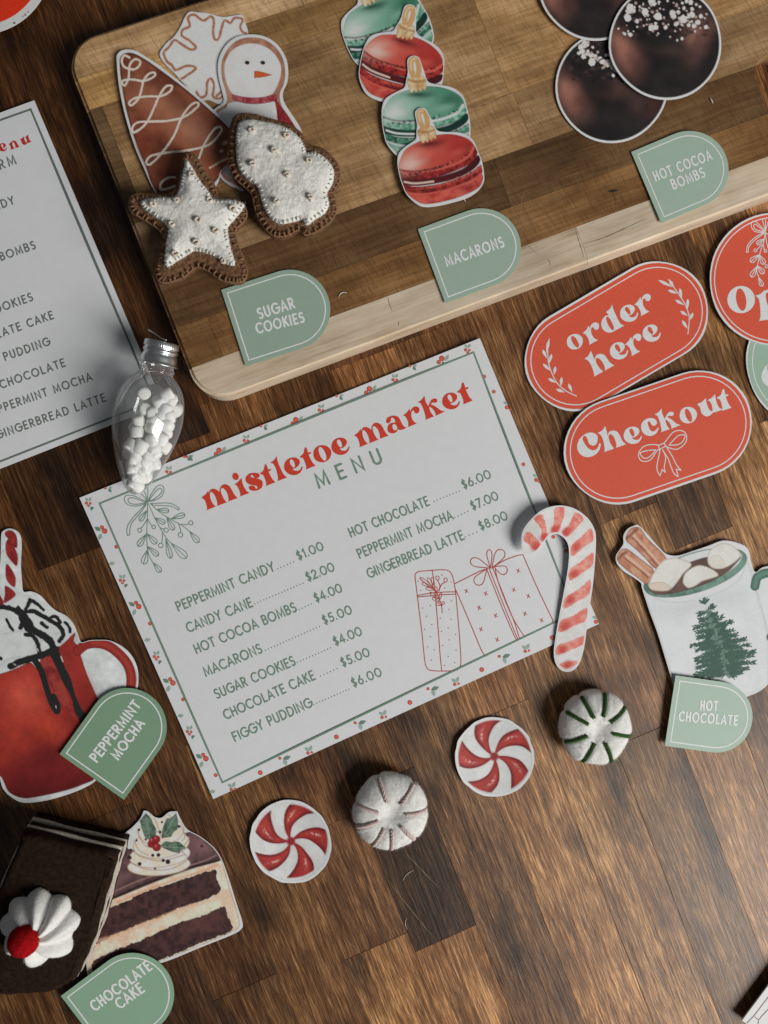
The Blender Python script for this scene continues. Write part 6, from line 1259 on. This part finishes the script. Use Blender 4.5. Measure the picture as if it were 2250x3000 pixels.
bobj('clear_shell', bmg, g)
al, nt, b = nmat('brushed_aluminium'); b.inputs['Metallic'].default_value = 1.0; b.inputs['Base Color'].default_value = (0.80, 0.80, 0.79, 1); b.inputs['Roughness'].default_value = 0.32
nz, crp, mp = noise_mix(nt, b, (0.70,0.70,0.69), (0.86,0.86,0.85), 300, 3)
cp = [(0,0.5),(0,40),(1,46),(4,49.5),(18,50.5),(19.5,47.5),(22,47),(24,49),(29,50.5),(33,49),(35,47),(38,47),(41,50),(50,52),(63,54),(65,57),(68,57),(68,52),(60,47)]
bobj('screw_cap', lathe(cr(cp, False, 2), 192, (True, False), lambda z, t: 1-0.018*(0.5+0.5*math.sin(t*48)) if 3 < z < 18.5 else 1), al)
bm = bmesh.new(); zw = P(476,1001,ZB).z
for off in (-2.2, 2.2):
    tube(bm, [P(*cB([(715+off,240)])[0], ZB+0.011), P(*cB([(660+off*2,222)])[0], ZB+0.010), P(*cB([(600+off,180)])[0], ZB+0.008), P(*cB([(550,145+off)])[0], ZB+0.006), P(*cB([(490,112+off*1.5)])[0], ZB+0.004)], 0.00032, 6)
obj('wire_hanger', bm, al, bulb, True)
# ---- marshmallows inside the bulb
mm, nt, b = nmat('marshmallow'); b.inputs['Base Color'].default_value = (0.87, 0.86, 0.835, 1); b.inputs['Roughness'].default_value = 0.7
b.inputs['Subsurface Weight'].default_value = 0.25; b.inputs['Subsurface Radius'].default_value = (0.004, 0.003, 0.002); b.inputs['Subsurface Scale'].default_value = 0.6
bm = bmesh.new(); prof = [(-1,0.001),(-1,.55),(-.96,.78),(-.82,.92),(-.5,.99),(0,1.02),(.5,.99),(.82,.92),(.96,.78),(1,.55),(1,.001)]; rings = []
for z, r in prof: rings.append([bm.verts.new((r*math.cos(t)*0.0038*(1+.05*math.cos(2*t)), r*math.sin(t)*0.0038, z*0.0036)) for t in [2*math.pi*k/20 for k in range(20)]])
for a, b2 in zip(rings[:-1], rings[1:]):
    for k in range(20): bm.faces.new((a[k], a[(k+1)%20], b2[(k+1)%20], b2[k]))
bmesh.ops.remove_doubles(bm, verts=bm.verts[:], dist=1e-5); bmesh.ops.recalc_face_normals(bm, faces=bm.faces[:])
mme = bpy.data.meshes.new('marshmallow'); bm.to_mesh(mme); bm.free(); mme.materials.append(mm); mme.polygons.foreach_set('use_smooth', np.ones(len(mme.polygons), bool))
MP = [(430,900,1),(560,870,0),(725,925,1),(845,1005,1),(520,1010,0),(625,1015,1),(440,1105,1),(545,1150,1),(645,1195,1),(790,1210,1),(365,1245,1),(465,1265,0),(540,1335,1),(765,1320,1),(345,1385,1),(440,1405,0),(545,1480,1),(690,1400,0),(710,1490,1),(270,1560,1),(390,1572,1),(500,1565,0),(600,1600,1),(700,1580,0),(300,1705,1),(420,1700,0),(540,1700,1),(640,1680,1),(240,1830,1),(370,1810,0),(470,1800,1),(570,1790,0),(560,1880,1),(440,1900,1),(395,1985,1),(290,2010,0),(350,2060,0),(620,1290,0),(600,1080,0),(330,1480,0),(450,1650,0),(610,960,0),(700,1110,1),(830,1110,0),(700,1300,1),(640,1500,0),(250,1640,0),(350,1760,1),(480,1490,0),(300,1930,1),(500,1960,0),(780,1130,0),(660,1560,0),(560,1250,1),(330,1320,0),(600,920,0)]
Ri = rotm.to_3x3().inverted(); rsm = np.random.RandomState(4)
for i, (x, y, frt) in enumerate(MP):
    zz = ZB+(0.006 if frt else -0.004); pt = P(*cB([(x, y)])[0], zz); lc = Ri @ (pt-Wt); zl = lc.z/kx
    rmax = float(np.interp(zl, [p[0] for p in gp], [p[1] for p in gp]))*kx*1.03-0.0044; rad = math.hypot(lc.x, lc.y)
    if rad > max(rmax, 0.0001): k = max(rmax, 0.0001)/rad; lc.x *= k; lc.y *= k
    w_ = Wt+(rotm.to_3x3() @ lc)
    o = bpy.data.objects.new('marshmallow', mme); lk(o); o.location = w_; o.rotation_euler = tuple(rsm.rand(3)*6.28); s_ = rsm.uniform(.92,1.1); o.scale = (s_, s_, s_*rsm.uniform(.9,1.1))
    tag(o, 'tiny white marshmallow packed inside the clear bulb ornament', 'marshmallow', 'marshmallows inside the bulb ornament')
# ---- crumbs and threads
M_CRUMB = nmat('pale_crumb')[0]; M_CRUMB.node_tree.nodes['Principled BSDF'].inputs['Base Color'].default_value = (0.66,0.60,0.52,1)
def crumb(x, y, z, L, w_, a, label, curl=0.0, name='wood_crumb', cat='crumb', m=M_CRUMB):
    p = P(x, y, z); bm = bmesh.new(); pts = [(p.x+L*(t-.5)*math.cos(a)-curl*math.sin(a)*math.sin(t*3.1), p.y+L*(t-.5)*math.sin(a)+curl*math.cos(a)*math.sin(t*3.1), z+w_) for t in np.linspace(0,1,10)]
    tube(bm, pts, w_, 5, True, lambda t: .3+.7*math.sin(math.pi*min(max(t,.05),.95))); o = obj(name, bm, m, None, True); tag(o, label, cat)
crumb(2083, 296, BT, 0.0040, 0.0006, -1.0, 'tiny pale rice-like crumb on the board right of the cocoa bomb cutouts')
crumb(1357, 588, BT, 0.0030, 0.0005, -0.6, 'tiny white fleck on the board just below the front red macaron', .0008)
crumb(1004, 865, BT, 0.0060, 0.0004, 0.5, 'small curled pale fleck on the board between the star cookie and MACARONS tag', .0016)
crumb(1195, 2565, 0, 0.0095, 0.00028, 0.75, 'short pale thread on the dark stave under the pink yarn candy', .0012, 'loose_thread', 'thread')
crumb(1193, 2705, 0, 0.0075, 0.00022, 1.6, 'small curved thread at the lower end of the dark table stave', .0014, 'loose_thread', 'thread')
crumb(1628, 2085, 0.001, 0.0130, 0.00016, 0.6, 'loose coppery hair beside the green yarn candy', .0045, 'loose_thread', 'thread', F_THREAD)

# ---- scratches and knife marks in the wood
M_SCR = nmat('bare_scratched_wood')[0]; M_SCR.node_tree.nodes['Principled BSDF'].inputs['Base Color'].default_value = (0.30, 0.19, 0.10, 1)
M_CRK = nmat('dark_crack')[0]; M_CRK.node_tree.nodes['Principled BSDF'].inputs['Base Color'].default_value = (0.03, 0.017, 0.009, 1)
def mark(name, pts, z, w_, m, parent):
    bm = bmesh.new(); q = [P(x, y, z) for x, y in cr(pts, False, 5)]; n = len(q); L, R2 = [], []
    for i, p in enumerate(q):
        t = (q[min(i+1, n-1)]-q[max(i-1, 0)]).normalized(); s_ = Vector((-t.y, t.x, 0))*w_*(0.35+0.65*abs(math.sin(i*1.9)))*math.sin(math.pi*(i+.5)/n)
        L.append(bm.verts.new(p+s_)); R2.append(bm.verts.new(p-s_))
    for i in range(n-1): bm.faces.new((R2[i], R2[i+1], L[i+1], L[i]))
    obj(name, bm, m, parent)
kB = K(650,2050,2.074); kC = K(1200,0,1.58)
for pts in ([(985,1065),(1090,1200),(1200,1340),(1310,1475)], [(1115,930),(1200,1020),(1330,1155)], [(740,1440),(810,1510),(880,1580)], [(950,1660),(1040,1810),(1150,1930)]): mark('scratch', kB(pts), 0.00008, 0.00022, M_SCR, table)
for pts in ([(535,870),(520,930),(500,1050)], [(505,1120),(530,1150),(545,1135),(600,1185)]): mark('knife_mark', kC(pts), BT+0.00006, 0.00025, M_SCR, board)
for pts in ([(285,500),(360,480),(450,440)], [(768,1068),(785,1120),(808,1195)], [(800,1130),(900,1100),(1010,1050),(1100,1010)], [(925,888),(950,882),(965,878)], [(640,1200),(650,1215),(648,1228)], [(930,880),(945,900),(955,950)]): mark('crack', kC(pts), BT+0.00006, 0.00022, M_CRK, board)
mark('knot', kC([(920,886),(935,884),(950,882),(965,880)]), BT+0.00008, 0.0011, M_CRK, board)
kK = K(200,0,1.276)
for pts in ([(985,930),(995,970),(1012,1010)], [(1195,1110),(1200,1135),(1212,1165)], [(1232,1200),(1236,1210),(1234,1218)]): mark('crack', kK(pts), BT+0.00006, 0.0002, M_CRK, board)
